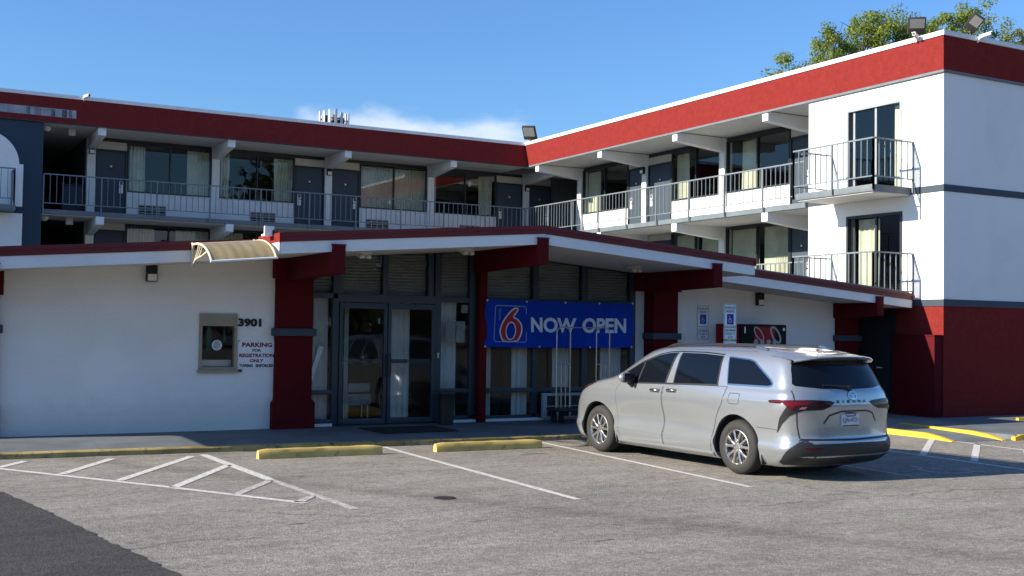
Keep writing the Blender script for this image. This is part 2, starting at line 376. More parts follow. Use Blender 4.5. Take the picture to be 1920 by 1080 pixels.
# asphalt -----------------------------------------------------------
def asphalt(name, lo, hi, cracks=True, speck=1.0):
    m, nt, bs = new_mat(name)
    tc = nt.nodes.new('ShaderNodeTexCoord'); o = tc.outputs['Object']
    def mth(op, a, b):
        n = nt.nodes.new('ShaderNodeMath'); n.operation = op
        for i, v in enumerate((a, b)):
            if hasattr(v, 'node'): nt.links.new(v, n.inputs[i])
            else: n.inputs[i].default_value = v
        return n.outputs[0]
    big = ramp(nt, noise(nt, 0.35, 5, 0.6, o), 0.30, lo, 0.70, hi)
    med = ramp(nt, noise(nt, 1.7, 7, 0.70, o, (0.55, 1.3, 1)), 0.32, 0.74, 0.60, 1.05)
    c = mix(nt, 1.0, big, med, 'MULTIPLY')
    # exposed stone: light and dark grains of two sizes
    for sc_, a_ in ((62, 0.36), (24, 0.24), (9, 0.18)):
        g1 = ramp(nt, noise(nt, sc_, 2, 0.6, o), 0.36, 1-a_*speck, 0.64, 1.0+a_*0.42*speck)
        c = mix(nt, 1.0, c, g1, 'MULTIPLY')
    vo_ = nt.nodes.new('ShaderNodeTexVoronoi'); vo_.inputs['Scale'].default_value = 48; nt.links.new(o, vo_.inputs['Vector'])
    wh = ramp(nt, vo_.outputs['Color'], 0.94, 1.0, 0.985, 1.3)
    c = mix(nt, 1.0, c, wh, 'MULTIPLY')
    if cracks:
        # scattered oil drips, dark scuffs along the lane, reddish stain patches
        st = ramp(nt, noise(nt, 1.25, 8, 0.75, o, (0.45, 1.5, 1)), 0.60, 1.0, 0.72, 0.52)
        c = mix(nt, 1.0, c, st, 'MULTIPLY')
        drip = ramp(nt, noise(nt, 3.6, 4, 0.6, o, (0.5, 1.7, 1)), 0.665, 1.0, 0.71, 0.40)
        c = mix(nt, 1.0, c, drip, 'MULTIPLY')
        rs = ramp(nt, noise(nt, 0.8, 6, 0.7, o), 0.60, (1, 1, 1), 0.72, (1.0, 0.88, 0.82))
        c = mix(nt, 1.0, c, rs, 'MULTIPLY')
        sx = nt.nodes.new('ShaderNodeSeparateXYZ'); nt.links.new(o, sx.inputs[0])
        wig = noise(nt, 0.55, 7, 0.68, o)
        def lin(ax, ay): return mth('ADD', mth('MULTIPLY', sx.outputs[0], ax), mth('MULTIPLY', sx.outputs[1], ay))
        # broad dark tyre track sweeping through the lot, and two seams that come and go
        trk = mth('ABSOLUTE', mth('SUBTRACT', mth('ADD', lin(0.96, 0.55), mth('MULTIPLY', wig, 0.5)), 12.05), 0)
        c = mix(nt, 1.0, c, ramp(nt, trk, 0.0, 0.74, 0.42, 1.0), 'MULTIPLY')
        # stains that stay where cars stood
        for (cx_, cy2, rx, ry, dk) in ((8.9, 15.15, 0.85, 0.30, (0.62, 0.55, 0.52)), (9.75, 14.6, 0.55, 0.22, (0.68, 0.62, 0.60)), (6.35, 14.85, 0.95, 0.26, (0.72, 0.68, 0.67)), (6.9, 13.9, 0.6, 0.2, (0.74, 0.70, 0.69)), (9.3, 11.9, 0.9, 0.35, (0.80, 0.77, 0.76)), (5.3, 13.2, 0.35, 0.12, (0.66, 0.63, 0.62))):
            dx = mth('DIVIDE', mth('SUBTRACT', sx.outputs[0], cx_), rx); dy = mth('DIVIDE', mth('SUBTRACT', sx.outputs[1], cy2), ry)
            dd = mth('ADD', mth('SQRT', mth('ADD', mth('MULTIPLY', dx, dx), mth('MULTIPLY', dy, dy)), 0), mth('MULTIPLY', noise(nt, 3.5, 6, 0.7, o, (0.6, 1.6, 1)), 1.5))
            c = mix(nt, 1.0, c, ramp(nt, dd, 0.92, dk, 1.62, (1, 1, 1)), 'MULTIPLY')
        brk = noise(nt, 0.45, 3, 0.5, o)
        for (ax, ay, k, wd, dep) in ((0.06, 1.0, 10.35, 0.020, 0.80), (1.0, 0.28, 13.2, 0.011, 0.80), (0.75, 1.0, 14.1, 0.012, 0.82)):
            d = mth('ABSOLUTE', mth('SUBTRACT', mth('ADD', lin(ax, ay), mth('MULTIPLY', wig, 1.3)), k+0.65), 0)
            d = mth('ADD', d, mth('MULTIPLY', mth('GREATER_THAN', brk, 0.54), 0.2))
            c = mix(nt, 1.0, c, ramp(nt, d, wd*0.8, dep*0.8, wd*2.2, 1.0), 'MULTIPLY')
    nt.links.new(c, bs.inputs['Base Color']); bs.inputs['Roughness'].default_value = 0.9
    bs.inputs['Specular IOR Level'].default_value = 0.25
    bump(nt, bs, noise(nt, 50, 4, 0.7, o), 1.0, 0.02)
    return m
M['asphalt'] = asphalt('old_asphalt', (0.288, 0.268, 0.232), (0.372, 0.348, 0.303))
M['asphalt_dark'] = asphalt('dark_asphalt', (0.066, 0.062, 0.060), (0.090, 0.085, 0.082), False, 0.9)
M['walk'] = paint('painted_walkway', (0.14, 0.158, 0.168), 0.7, 0.25, 1.6, 30, 0.15, 0.003)
M['land'] = paint('distant_land', (0.12, 0.115, 0.10), 0.95, 0.2, 0.02, 0.5, 0)

def paint_worn(name, wear):
    m, nt, bs = new_mat(name)
    a = ramp(nt, noise(nt, 16, 7, 0.75), 0.42-wear, (0.34, 0.315, 0.28), 0.62-wear*0.6, (0.70, 0.68, 0.63))
    g = ramp(nt, noise(nt, 55, 3, 0.7), 0.28, 0.62, 0.62, 1.0)
    nt.links.new(mix(nt, 1.0, a, g, 'MULTIPLY'), bs.inputs['Base Color']); bs.inputs['Roughness'].default_value = 0.85
    bump(nt, bs, noise(nt, 55, 4, 0.7), 0.5, 0.01)
    return m
M['line'] = paint_worn('line_paint', 0.10)
M['line_faded'] = paint_worn('faded_line_paint', -0.04)

# ------------------------------------------------------------------ ground
g = MB()
R = 2500
g.add([(-R, -R, -0.02), (R, -R, -0.02), (R, R, -0.02), (-R, R, -0.02)], [(0, 1, 2, 3)])
struct('ground', g, 'land')
g = MB(); g.add([(-60, -45, 0), (70, -45, 0), (70, 60, 0), (-60, 60, 0)], [(0, 1, 2, 3)])
struct('parking_lot', g, 'asphalt')
# newer dark asphalt of the drive lane, ragged edge
edge_pts = [(1.14, 15.6), (1.22, 14.7), (1.34, 14.0), (1.42, 13.55), (1.49, 13.15), (1.55, 12.7), (1.64, 12.25), (1.67, 11.9), (1.72, 11.55), (1.80, 11.0), (1.85, 10.6), (1.93, 10.15), (1.98, 9.75), (2.05, 9.25), (2.13, 8.8), (2.2, 8.2), (2.32, 7.2), (2.5, 6.0), (2.7, 4.0), (3.1, 0), (3.6, -5), (4.5, -20)]
ep = []
for i in range(len(edge_pts)-1):
    a, b = Vector(edge_pts[i]), Vector(edge_pts[i+1]); n = max(2, int((b-a).length/0.06)) if i < 16 else 3
    for j in range(n):
        p = a.lerp(b, j/n); ep.append((p.x + (random.uniform(-0.022, 0.022) if i < 17 else 0), p.y))
ep.append(edge_pts[-1])
g = MB(); vs = []; fs = []
for i, p in enumerate(ep): vs += [(p[0], p[1], 0.006), (-40, p[1], 0.006)]
for i in range(len(ep)-1): fs.append((2*i, 2*i+1, 2*i+3, 2*i+2))
g.add(vs, fs); struct('road', g, 'asphalt_dark', recalc=False)
# curb and sidewalk in front of the office (slightly skewed to the facade, as in the lot)
cy = lambda x: 17.335-0.048*x
g = MB(); xs = [-12+i*0.25 for i in range(int((16.9+12)/0.25)+1)]
def curbv(x):
    j = 0.006*math.sin(x*5.1)+0.005*math.sin(x*13.7+1); k = 0.004*math.sin(x*7.7+2)
    y = cy(x)+j
    return [(x, y, -0.01), (x, y+0.010, 0.066+k), (x, y+0.03, 0.082+k), (x, y+0.13, 0.086), (x, y+0.132, 0.03)]
vs = [v for x in xs for v in curbv(x)]; fs = []
for i in range(len(xs)-1):
    for k in range(4): fs.append((i*5+k, i*5+k+1, (i+1)*5+k+1, (i+1)*5+k))
g.add(vs, fs); struct('curb', g, 'yellow_curb', smooth=40)
g = MB(); g.add([(-12, cy(-12)+0.13, 0.082), (17.05, cy(17.05)+0.13, 0.082), (17.05, cy(17.05)+0.6, 0.13), (-12, cy(-12)+0.6, 0.13), (17.05, 36, 0.131), (-12, 36, 0.131)], [(0, 1, 2, 3), (3, 2, 4, 5)])
struct('sidewalk', g, 'walk')
g = MB()   # expansion joints scored in the walkway
for x in (1.15, 2.95, 4.75, 6.6): g.add([(x-0.02, cy(x)+0.14, 0.087), (x, cy(x)+0.14, 0.087), (x, cy(x)+0.6, 0.1345), (x-0.02, cy(x)+0.6, 0.1345), (x, 19.15, 0.1345), (x-0.02, 19.15, 0.1345)], [(0, 1, 2, 3), (3, 2, 4, 5)])
struct('sidewalk_joints', g, 'passage')
# right-hand walkway with the flared ramp
g = MB()
yf = lambda x: 13.84-0.12*(x-17.95)
fl2 = lambda z: (lambda u, v, t: (u, v, -0.05+(z+0.05)*t))
g.prism([(18.2, yf(18.2)+0.02), (40, yf(40)+0.02), (40, 30), (18.2, 30)], fl2(0.094))
g.prism([(17.03, 16.55), (18.2, 16.55), (18.2, 30), (17.03, 30)], fl2(0.092))
g.add([(17.0, 13.97, 0.006), (18.2, 13.85, 0.006), (18.2, 16.55, 0.091), (17.0, 16.55, 0.091)], [(0, 1, 2, 3)])
struct('ramp_walkway', g, 'walk')
def flare(pts, name):
    """low curb along pts (x, y, height)"""
    g = MB(); n = len(pts); vs = []
    for i, (x, y, h) in enumerate(pts):
        a = Vector(pts[max(i-1, 0)][:2]); b = Vector(pts[min(i+1, n-1)][:2]); d = (b-a).normalized(); nn = Vector((-d.y, d.x))*0.055
        h = max(h, 0.012)
        vs += [(x+nn.x, y+nn.y, -0.01), (x+nn.x*0.8, y+nn.y*0.8, h), (x-nn.x*0.8, y-nn.y*0.8, h), (x-nn.x, y-nn.y, -0.01)]
    fs = [(0, 1, 2, 3), (4*(n-1)+3, 4*(n-1)+2, 4*(n-1)+1, 4*(n-1))]
    for i in range(n-1):
        for k in range(3): fs.append((4*i+k, 4*i+k+1, 4*i+4+k+1, 4*i+4+k))
    g.add(vs, fs); return struct(name, g, 'yellow_new')
flare([(16.98, 16.45, 0.10), (16.98, 15.6, 0.10), (16.97, 14.75, 0.098), (16.90, 14.4, 0.07), (16.82, 14.02, 0.01)], 'ramp_curb_left')
flare([(18.2, 16.5, 0.105), (18.2, 15.6, 0.105), (18.16, 14.7, 0.10), (18.05, 14.25, 0.075), (17.93, 13.84, 0.012)], 'ramp_curb_right')
flare([(18.16, 13.83, 0.06), (18.3, 13.81, 0.10), (18.8, 13.74, 0.10), (21, 13.45, 0.10), (26, 12.85, 0.10)], 'front_curb')
flare([(21.4, 16.2, 0.15), (22.6, 15.9, 0.15), (24.5, 15.5, 0.15)], 'far_curb')
# painted markings ---------------------------------------------------
def line(pts, wdt, mat, name, z=0.005):
    g = MB()
    for a, b in pts:
        a, b = Vector(a), Vector(b); d = (b-a).normalized(); nn = Vector((-d.y, d.x))*wdt/2
        n = max(1, int((b-a).length/0.15)); vs = []
        for i in range(n+1):
            p = a.lerp(b, i/n); j1, j2 = 1+random.uniform(-.02, .02), 1+random.uniform(-.02, .02)
            vs += [(p.x+nn.x*j1, p.y+nn.y*j1, z), (p.x-nn.x*j2, p.y-nn.y*j2, z)]
        g.add(vs, [(2*i, 2*i+1, 2*i+3, 2*i+2) for i in range(n)])
    return struct(name, g, mat, recalc=False)
line([((7.14, 16.9), (7.05, 13.9)), ((7.05, 13.9), (6.96, 10.9))], 0.095, 'line', 'stall_line_1')
line([((9.87, 16.75), (9.67, 13.8)), ((9.67, 13.8), (9.46, 10.9))], 0.09, 'line', 'stall_line_2')
line([((12.5, 16.5), (12.35, 13.6)), ((12.35, 13.6), (12.19, 10.75))], 0.085, 'line_faded', 'stall_line_3')
line([((14.72, 16.3), (14.5, 13.4)), ((14.5, 13.4), (14.32, 10.6))], 0.10, 'line', 'aisle_line_1')
line([((16.92, 14.12), (16.62, 11.2))], 0.10, 'line', 'aisle_line_2')
line([((16.84, 14.52), (14.49, 12.68)), ((16.92, 13.61), (14.55, 11.76)), ((16.75, 12.5), (14.5, 10.75))], 0.11, 'line', 'aisle_hatch')
line([((1.40, 16.38), (3.12, 13.60)), ((3.12, 13.60), (4.12, 11.86))], 0.10, 'line', 'hatch_edge_1')
line([((4.29, 16.85), (4.35, 13.84))], 0.13, 'line', 'hatch_edge_2')
line([((4.35, 13.84), (4.46, 11.27))], 0.10, 'line_faded', 'hatch_edge_3')
line([((1.52, 16.33), (1.91, 16.94)), ((2.15, 15.33), (3.01, 16.80)), ((2.67, 14.44), (4.10, 16.71)), ((3.13, 13.6), (4.28, 15.47))], 0.12, 'line', 'hatch_bars')
line([((3.63, 12.77), (4.32, 13.74)), ((4.07, 11.95), (4.36, 12.32))], 0.11, 'line_faded', 'hatch_bars_faded')
# worn wheelchair symbol in the van's shade
g = MB(); c0 = Vector((13.2, 11.15))
arc = [(c0.x+0.34*math.cos(t), c0.y+0.34*math.sin(t)) for t in [rad(a) for a in range(100, 385, 15)]]
wc = [(13.14, 11.75), (13.13, 11.42), (13.3, 11.22)]
line([(arc[i], arc[i+1]) for i in range(len(arc)-1)] + [(wc[0], wc[1]), (wc[1], wc[2]), (wc[2], (13.52, 10.82)), ((13.52, 10.82), (13.62, 10.84))], 0.07, 'line_faded', 'wheelchair_marking')
# ------------------------------------------------------------------ three storey motel, L-shaped
motel = thing('motel_building', 'three storey L-shaped white motel with red roof fascia and outdoor walkways behind the office', 'building', (20.43, 17.31, 0))
BW, RW = 37.5, 22.27
fb = lambda s, d, z: (s, BW+d, z)            # back wing wall frame: s along x, d inwards
fr_ = lambda s, d, z: (RW+d, s, z)           # right wing wall frame: s along y, d inwards
fbal = lambda s, d, z: (20.43+d, s, z)
def fbox(mb, fr, s0, s1, d0, d1, z0, z1):
    a = fr(s0, d0, z0); b = fr(s1, d1, z1); return mb.box(a[0], b[0], a[1], b[1], a[2], b[2])
F3, F2, F1 = 5.17, 2.65, 0.13
ROOF = 7.68
pb = [5.86, 9.73, 13.60, 17.47, 21.42]       # back wing pilaster centres
pr = [34.90, 30.92, 26.95, 23.06]            # right wing pilaster centres
walls, dark, cream, soff, wht = MB(), MB(), MB(), MB(), MB()
# ---- back wing: fascia, roof, soffit
g = MB()
yt, yb_ = 35.75, 35.5
g.add([(-6, yt, 8.47), (20.38, yt, 8.47), (20.38, yb_, 7.69), (-6, yb_, 7.69), (-6, yt+0.3, 8.47), (20.38, yt+0.3, 8.47), (20.38, yt+0.3, 7.69), (-6, yt+0.3, 7.69)],
      [(0, 3, 2, 1), (4, 5, 6, 7), (0, 1, 5, 4), (3, 7, 6, 2), (0, 4, 7, 3), (1, 2, 6, 5)])
obj('roof_fascia', g, 'dark_red_f' if 'dark_red_f' in M else 'red', motel)
g = MB(); g.box(20.38, 20.62, 17.27, 36.0, 7.71, 8.47); g.box(20.62, 34, 17.27, 17.5, 7.71, 8.47)
obj('roof_fascia', g, 'red', motel)
g = MB()
g.box(-6, 20.36, yt-0.03, yt+0.32, 8.47, 8.575); obj('roof_edge_cap', g, 'white_trim', motel)
g = MB(); g.box(20.355, 20.66, 17.24, 36.1, 8.47, 8.575); g.box(20.66, 34, 17.24, 17.55, 8.47, 8.575)
obj('roof_edge_cap', g, 'white_trim', motel)
g = MB(); g.box(-6, 34, 36.07, 46, 8.2, 8.4); g.box(20.66, 34, 17.55, 36.06, 8.2, 8.4)
obj('roof', g, 'roof', motel)
g = MB()
g.box(-6, 20.4, 35.60, 46, 7.685, 7.80); g.box(20.42, 26, 21.46, 36, 7.70, 7.81)
obj('soffit', g, 'soffit', motel)
g = MB(); g.box(-6, 20.38, 35.488, 35.60, 7.672, 7.689); obj('fascia_drip_edge', g, 'slate', motel)
g = MB(); g.box(20.372, 20.41, 17.262, 35.48, 7.655, 7.709); g.box(20.41, 34, 17.262, 17.3, 7.655, 7.709); obj('fascia_drip_edge', g, 'slab', motel)
# ---- floor slabs with painted edges
for f in (F3, F2):
    g = MB(); g.box(4.26, 20.38, 35.62, 46.2, f-0.135, f); g.box(20.40, 34, 21.47, 44, f-0.137, f-0.002)
    obj('walkway_slab', g, 'slab', motel)
    g = MB(); g.box(4.26, 20.37, 35.7, 37.4, f-0.16, f-0.137); g.box(20.45, 22.2, 21.5, 37.4, f-0.16, f-0.139)
    obj('walkway_soffit', g, 'soffit', motel)

def beam(fr, s, end, f_top, parent):
    """exposed roof / floor beam from the wall pilaster to the walkway edge, white painted end"""
    g = MB(); a = 0.115
    vs = []
    for d, zb in ((0.0, f_top-0.42), (end, f_top-0.235)):
        for ss, z in ((s-a, zb), (s+a, zb), (s+a, f_top), (s-a, f_top)): vs.append(fr(ss, d, z))
    g.add(vs, [(0, 1, 2, 3), (4, 7, 6, 5), (0, 4, 5, 1), (1, 5, 6, 2), (2, 6, 7, 3), (3, 7, 4, 0)])
    obj('beam', g, 'white_trim', parent, bevel=0.006)

def pilaster(fr, s, f, parent, top):
    g = MB(); fbox(g, fr, s-0.125, s+0.125, -0.10, 0.2, f, top); obj('pilaster', g, 'white', parent)

def door(fr, s0, s1, f, parent, knob_right=True, back=True):
    g = MB(); h = 2.10
    fbox(g, fr, s0, s0+0.05, -0.03, 0.10, f, f+h+0.05); fbox(g, fr, s1-0.05, s1, -0.03, 0.10, f, f+h+0.05); fbox(g, fr, s0+0.05, s1-0.05, -0.03, 0.10, f+h, f+h+0.05)
    fm = obj('door_frame', g, 'frame', parent)
    g = MB(); fbox(g, fr, s0+0.055, s1-0.055, 0.01, 0.055, f+0.015, f+h-0.005); dr = obj('door', g, 'door', parent)
    g = MB(); sk = (s1-0.17) if knob_right else (s0+0.17)
    fbox(g, fr, sk-0.06, sk+0.06, -0.012, 0.01, f+0.80, f+1.17)
    obj('lock_plate', g, 'led', dr)
    g = MB(); fbox(g, fr, sk-0.04, sk+0.04, -0.018, -0.0122, f+1.07, f+1.16)
    a = fr(sk, -0.05, f+1.0); b = fr(sk+(-0.11 if knob_right else 0.11), -0.05, f+1.0); c = fr(sk, 0.0, f+1.0)
    g.tube([c, a, b], 0.012, 6); obj('handle', g, 'black', dr)
    sm = (s0+s1)/2
    g = MB(); fbox(g, fr, sm-0.055, sm+0.055, -0.004, 0.01, f+1.56, f+1.64); np_ = obj('number_plate', g, 'black', dr)
    g = MB(); fbox(g, fr, sm-0.03, sm+0.03, -0.008, -0.0042, f+1.6, f+1.655); obj('peephole_plate', g, 'led', np_)
    g = MB(); fbox(g, fr, s0+0.01, s1-0.01, 0.0, 0.08, f+h+0.055, f+2.40); obj('transom_panel', g, 'cream', parent)

def window(fr, s0, s1, f, parent, curtains, ac=None, head=2.41, sill=0.86):
    z0, z1 = f+sill, f+head
    g = MB(); t = 0.038
    fbox(g, fr, s0, s0+t, -0.035, 0.08, z0, z1); fbox(g, fr, s1-t, s1, -0.035, 0.08, z0, z1)
    fbox(g, fr, s0+t, s1-t, -0.035, 0.08, z0, z0+t); fbox(g, fr, s0+t, s1-t, -0.035, 0.08, z1-t, z1)
    sm = (s0+s1)/2; fbox(g, fr, sm-0.022, sm+0.022, -0.03, 0.07, z0+t, z1-t)
    wn = obj('window', g, 'frame', parent)
    g = MB(); g.add([fr(s0+t, 0.02, z0+t), fr(s1-t, 0.02, z0+t), fr(s1-t, 0.02, z1-t), fr(s0+t, 0.02, z1-t)], [(0, 1, 2, 3)])
    obj('glass', g, 'glass', wn)
    for a, b in curtains:
        g = MB(); wavy(g, fr, s0+(s1-s0)*a, s0+(s1-s0)*b, f+0.3, z1-0.06, 0.20, 0.035, flare=random.uniform(-0.1, 0.12))
        obj('curtain', g, 'curtain', wn, smooth=180)
    g = MB(); fbox(g, fr, s0-0.02, s1+0.02, 0.0, 0.14, f, z0); obj('wall', g, 'white', parent)
    if ac is not None:
        c, wd = ac; z = f+0.14
        g = MB(); fbox(g, fr, c-wd/2, c+wd/2, -0.03, 0.0, z, z+0.035); fbox(g, fr, c-wd/2, c+wd/2, -0.03, 0.0, z+0.315, z+0.35)
        n = int(wd/0.17)
        for i in range(n+1):
            s = c-wd/2+wd*i/n; fbox(g, fr, s-0.012, s+0.012, -0.026, -0.002, z+0.035, z+0.315)
        for k in range(1, 4): fbox(g, fr, c-wd/2, c+wd/2, -0.022, -0.004, z+k*0.085-0.008, z+k*0.085+0.008)
        a_ = obj('air_conditioner_grille', g, 'cream' if fr is fb else 'white_trim', parent)
        g = MB(); fbox(g, fr, c-wd/2+0.01, c+wd/2-0.01, -0.006, 0.01, z+0.02, z+0.33); obj('grille_opening', g, 'black' if fr is fb else 'soffit', a_)

bays_b = [   # (door s0, s1, knob right, window s0, s1, curtains, vent centre)
    (5.985, 6.95, True, 6.96, 9.605, [(0.02, 0.22), (0.72, 0.99)], 7.75),
    (12.43, 13.475, False, 9.855, 12.42, [(0.0, 0.16), (0.74, 1.0)], 11.35),
    (13.725, 14.77, True, 14.78, 17.345, [(0.0, 0.50), (0.50, 1.0)], 15.45),
    (20.19, 21.295, False, 17.60, 20.18, [(0.0, 0.08), (0.75, 0.97)], 19.1)]
bays_r = [   # s = y
    (31.045, 31.94, True, 31.95, 34.775, [(0.0, 0.12), (0.72, 0.98)], 32.7),
    (29.53, 30.795, True, 27.075, 29.52, [(0.74, 1.0), (0.0, 0.04)], 28.1),
    (23.20, 24.10, False, 24.11, 26.825, [(0.0, 0.06), (0.56, 0.82)], 24.75)]
for f in (F3, F2):
    top = f+2.51 if f == F3 else f+2.37
    top_b = ROOF if f == F3 else F3-0.14
    for d0, d1, kr, w0, w1, cu, ac in bays_b:
        door(fb, d0, d1, f, motel, kr)
        window(fb, w0, w1, f, motel, cu if f == F3 else [(0.0, 0.35), (0.6, 1.0)], (ac, 0.85), head=2.41 if f == F3 else 2.33)
    for d0, d1, kr, w0, w1, cu, ac in bays_r:
        door(fr_, d0, d1, f, motel, kr)
        window(fr_, w0, w1, f, motel, cu if f == F3 else [(0.02, 0.46), (0.54, 0.98)], (ac, 0.55), head=2.41 if f == F3 else 2.33)
    for s in pb: pilaster(fb, s, f, motel, top_b); beam(fb, s, -1.93, top_b, motel)
    for s in pr: pilaster(fr_, s, f, motel, top_b); beam(fr_, s, -1.86, top_b, motel)
    door(fb, 21.55, 22.55, f, motel, True)
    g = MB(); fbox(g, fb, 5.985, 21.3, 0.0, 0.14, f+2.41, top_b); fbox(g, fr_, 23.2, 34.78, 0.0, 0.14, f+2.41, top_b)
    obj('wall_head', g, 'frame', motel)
    # ceilings, back walls and party walls of the rooms
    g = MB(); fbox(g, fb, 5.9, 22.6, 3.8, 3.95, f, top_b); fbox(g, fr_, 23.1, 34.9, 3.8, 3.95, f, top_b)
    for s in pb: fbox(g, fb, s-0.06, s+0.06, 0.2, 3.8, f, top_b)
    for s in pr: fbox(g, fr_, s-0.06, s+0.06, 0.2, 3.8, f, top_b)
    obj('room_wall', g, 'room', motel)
    g = MB(); fbox(g, fb, 22.6, 30, 0.05, 0.2, f, top_b); fbox(g, fr_, 34.98, 35.1, 0.3, 7, f, top_b); obj('passage_wall', g, 'passage', motel)
    g = MB(); fbox(g, fb, 4.3, 5.80, 8.0, 8.1, f, top_b); fbox(g, fb, 5.75, 5.82, 0.2, 8.0, f, top_b)
    obj('passage_wall', g, 'passage', motel)
# ground storey, mostly behind the office
g = MB(); g.box(5.9, 22.6, BW, BW+0.15, 0, 2.5); g.box(RW, RW+0.15, 21.7, 37.4, 0, 2.5); obj('ground_storey_wall', g, 'white', motel)
g = MB(); g.box(22.2, 22.262, 24.1, 25.05, 0.13, 2.25); gd = obj('door', g, 'door', motel)

# ---- railings
def railing(pts, z, name='railing', ext=0.0, posts=1.65, step=0.178, low=0.16):
    """steel railing along a polyline, flat top rail, slim balusters, posts bolted to the slab edge"""
    g = MB()
    for (a, b) in zip(pts[:-1], pts[1:]):
        a, b = Vector((*a, 0)), Vector((*b, 0)); d = (b-a); L = d.length; d.normalize(); n = Vector((-d.y, d.x, 0))
        def bar(p, q, w, z0, z1):
            vs = [p+n*w, p-n*w, q-n*w, q+n*w]
            g.add([(v.x, v.y, z0) for v in vs]+[(v.x, v.y, z1) for v in vs], [(3, 2, 1, 0), (4, 5, 6, 7), (0, 1, 5, 4), (1, 2, 6, 5), (2, 3, 7, 6), (3, 0, 4, 7)])
        bar(a, b, 0.021, z+1.0, z+1.034); bar(a, b, 0.013, z+low, z+low+0.026)
        k = max(1, round(L/step))
        for i in range(1, k):
            p = a+d*(L*i/k); q = p+d*0.0085; p = p-d*0.0085; bar(p, q, 0.0085, z+low+0.03, z+1.0)
        k = max(1, round(L/posts))
        for i in range(k+1):
            p = a+d*(L*i/k); bar(p-d*0.019, p+d*0.019, 0.019, z-0.13, z+1.0)
    return obj(name, g, 'rail', motel)
for f in (F3, F2):
    railing([(4.28, 35.58), (20.33, 35.58)], f)
    railing([(20.345, 35.55), (20.345, 21.5)], f)

# ---- end block of the right wing
def wall_with_doors(openings):
    """wall in the plane x = 20.43, thickness .2, y 17.31 .. 21.46, openings (y0, y1, z0, z1)"""
    g = MB(); o = sorted(openings, key=lambda t: t[2]); y0, y1 = 17.31, 21.46
    z = 2.595
    for (a, b, c, d) in o:
        g.box(20.43, 20.63, y0, y1, z, c) if c > z+0.001 else None
        g.box(20.43, 20.63, y0, a, c, d); g.box(20.43, 20.63, b, y1, c, d); z = d
    g.box(20.43, 20.63, y0, y1, z, 7.70)
    return g
D3 = (18.47, 20.17, 5.19, 7.26); D2 = (18.46, 20.17, 2.66, 4.69)
g = wall_with_doors([D3, D2]); g.box(20.63, 34, 17.31, 17.51, 2.595, 7.70); g.box(20.63, 22.4, 21.26, 21.46, 0, 7.70)
obj('wall', g, 'white', motel)
g = MB(); g.box(20.43, 20.63, 17.31, 21.46, 0, 2.595); g.box(20.63, 34, 17.31, 17.51, 0, 2.595); lw = obj('wall', g, 'red', motel); lw['label'] = 'red painted lower wall'
g = MB()
for z in (2.52, 5.04):
    g.box(20.412, 20.44, 17.292, 21.47, z, z+0.15); g.box(20.44, 34, 17.292, 17.32, z, z+0.15)
obj('wall_band', g, 'slate', motel)
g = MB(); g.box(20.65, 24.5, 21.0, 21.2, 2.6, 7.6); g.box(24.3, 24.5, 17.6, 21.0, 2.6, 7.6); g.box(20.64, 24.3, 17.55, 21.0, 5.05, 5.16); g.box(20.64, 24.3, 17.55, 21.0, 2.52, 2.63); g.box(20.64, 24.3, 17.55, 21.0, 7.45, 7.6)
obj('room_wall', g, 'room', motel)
for (a, b, z0, z1), cur in ((D3, (17.95, 18.85)), (D2, (19.35, 19.98))):
    g = MB(); t = 0.06; X0, X1 = 20.41, 20.53
    g.box(X0, X1, a, a+t, z0, z1); g.box(X0, X1, b-t, b, z0, z1); g.box(X0, X1, a+t, b-t, z1-t, z1); g.box(X0, X1, a+t, b-t, z0, z0+0.04)
    m_ = (a+b)/2-0.03; g.box(20.46, 20.52, m_-0.03, m_+0.03, z0+0.04, z1-t)
    g.box(20.475, 20.515, b-t-0.16, b-t-0.10, z0+0.04, z1-t)
    wn = obj('balcony_door', g, 'alu' if z0 > 4 else 'frame', motel)
    g = MB(); g.add([(20.49, a+t, z0+0.04), (20.49, b-t-0.12, z0+0.04), (20.49, b-t-0.12, z1-t), (20.49, a+t, z1-t)], [(0, 1, 2, 3)]); obj('glass', g, 'glass', wn)
    g = MB(); wavy(g, fbal, cur[0], cur[1], z0+0.05, z1-0.08, 0.20, 0.05, 4); obj('curtain', g, 'curtain', wn, smooth=180)
for z in (F3, F2):
    g = MB(); g.box(19.22, 20.425, 18.2, 20.62, z-0.125, z+0.03)
    bs_ = obj('balcony_slab', g, 'slab', motel, bevel=0.008)
    g = MB(); g.box(19.26, 20.42, 18.24, 20.58, z-0.15, z-0.127); obj('balcony_soffit', g, 'soffit', motel)
    railing([(20.42, 18.15), (19.185, 18.15), (19.185, 20.66), (20.42, 20.66)], z+0.03, 'balcony_railing', posts=1.24)
# low red wall beside the corner
g = MB(); g.box(20.17, 20.425, 17.33, 18.5, 0, 1.86); g.box(20.155, 20.44, 17.315, 18.52, 1.86, 1.89); obj('low_wall', g, 'dark_red', motel, bevel=0.006)  # darker red than the neighbouring wall, standing in for shade
g = MB(); g.box(20.395, 20.425, 18.62, 21.3, 0.13, 2.42); df = obj('side_door_shade_panel', g, 'frame', motel)  # dark panel round the door stands in for the deep passage's shade
g = MB(); g.box(20.375, 20.394, 18.75, 19.85, 0.16, 2.3); g2 = obj('side_door', g, 'frame', df)
g = MB(); g.tube([(20.375, 19.0, 1.12), (20.33, 19.0, 1.12), (20.33, 19.12, 1.12)], 0.014, 8); obj('handle', g, 'led', g2)

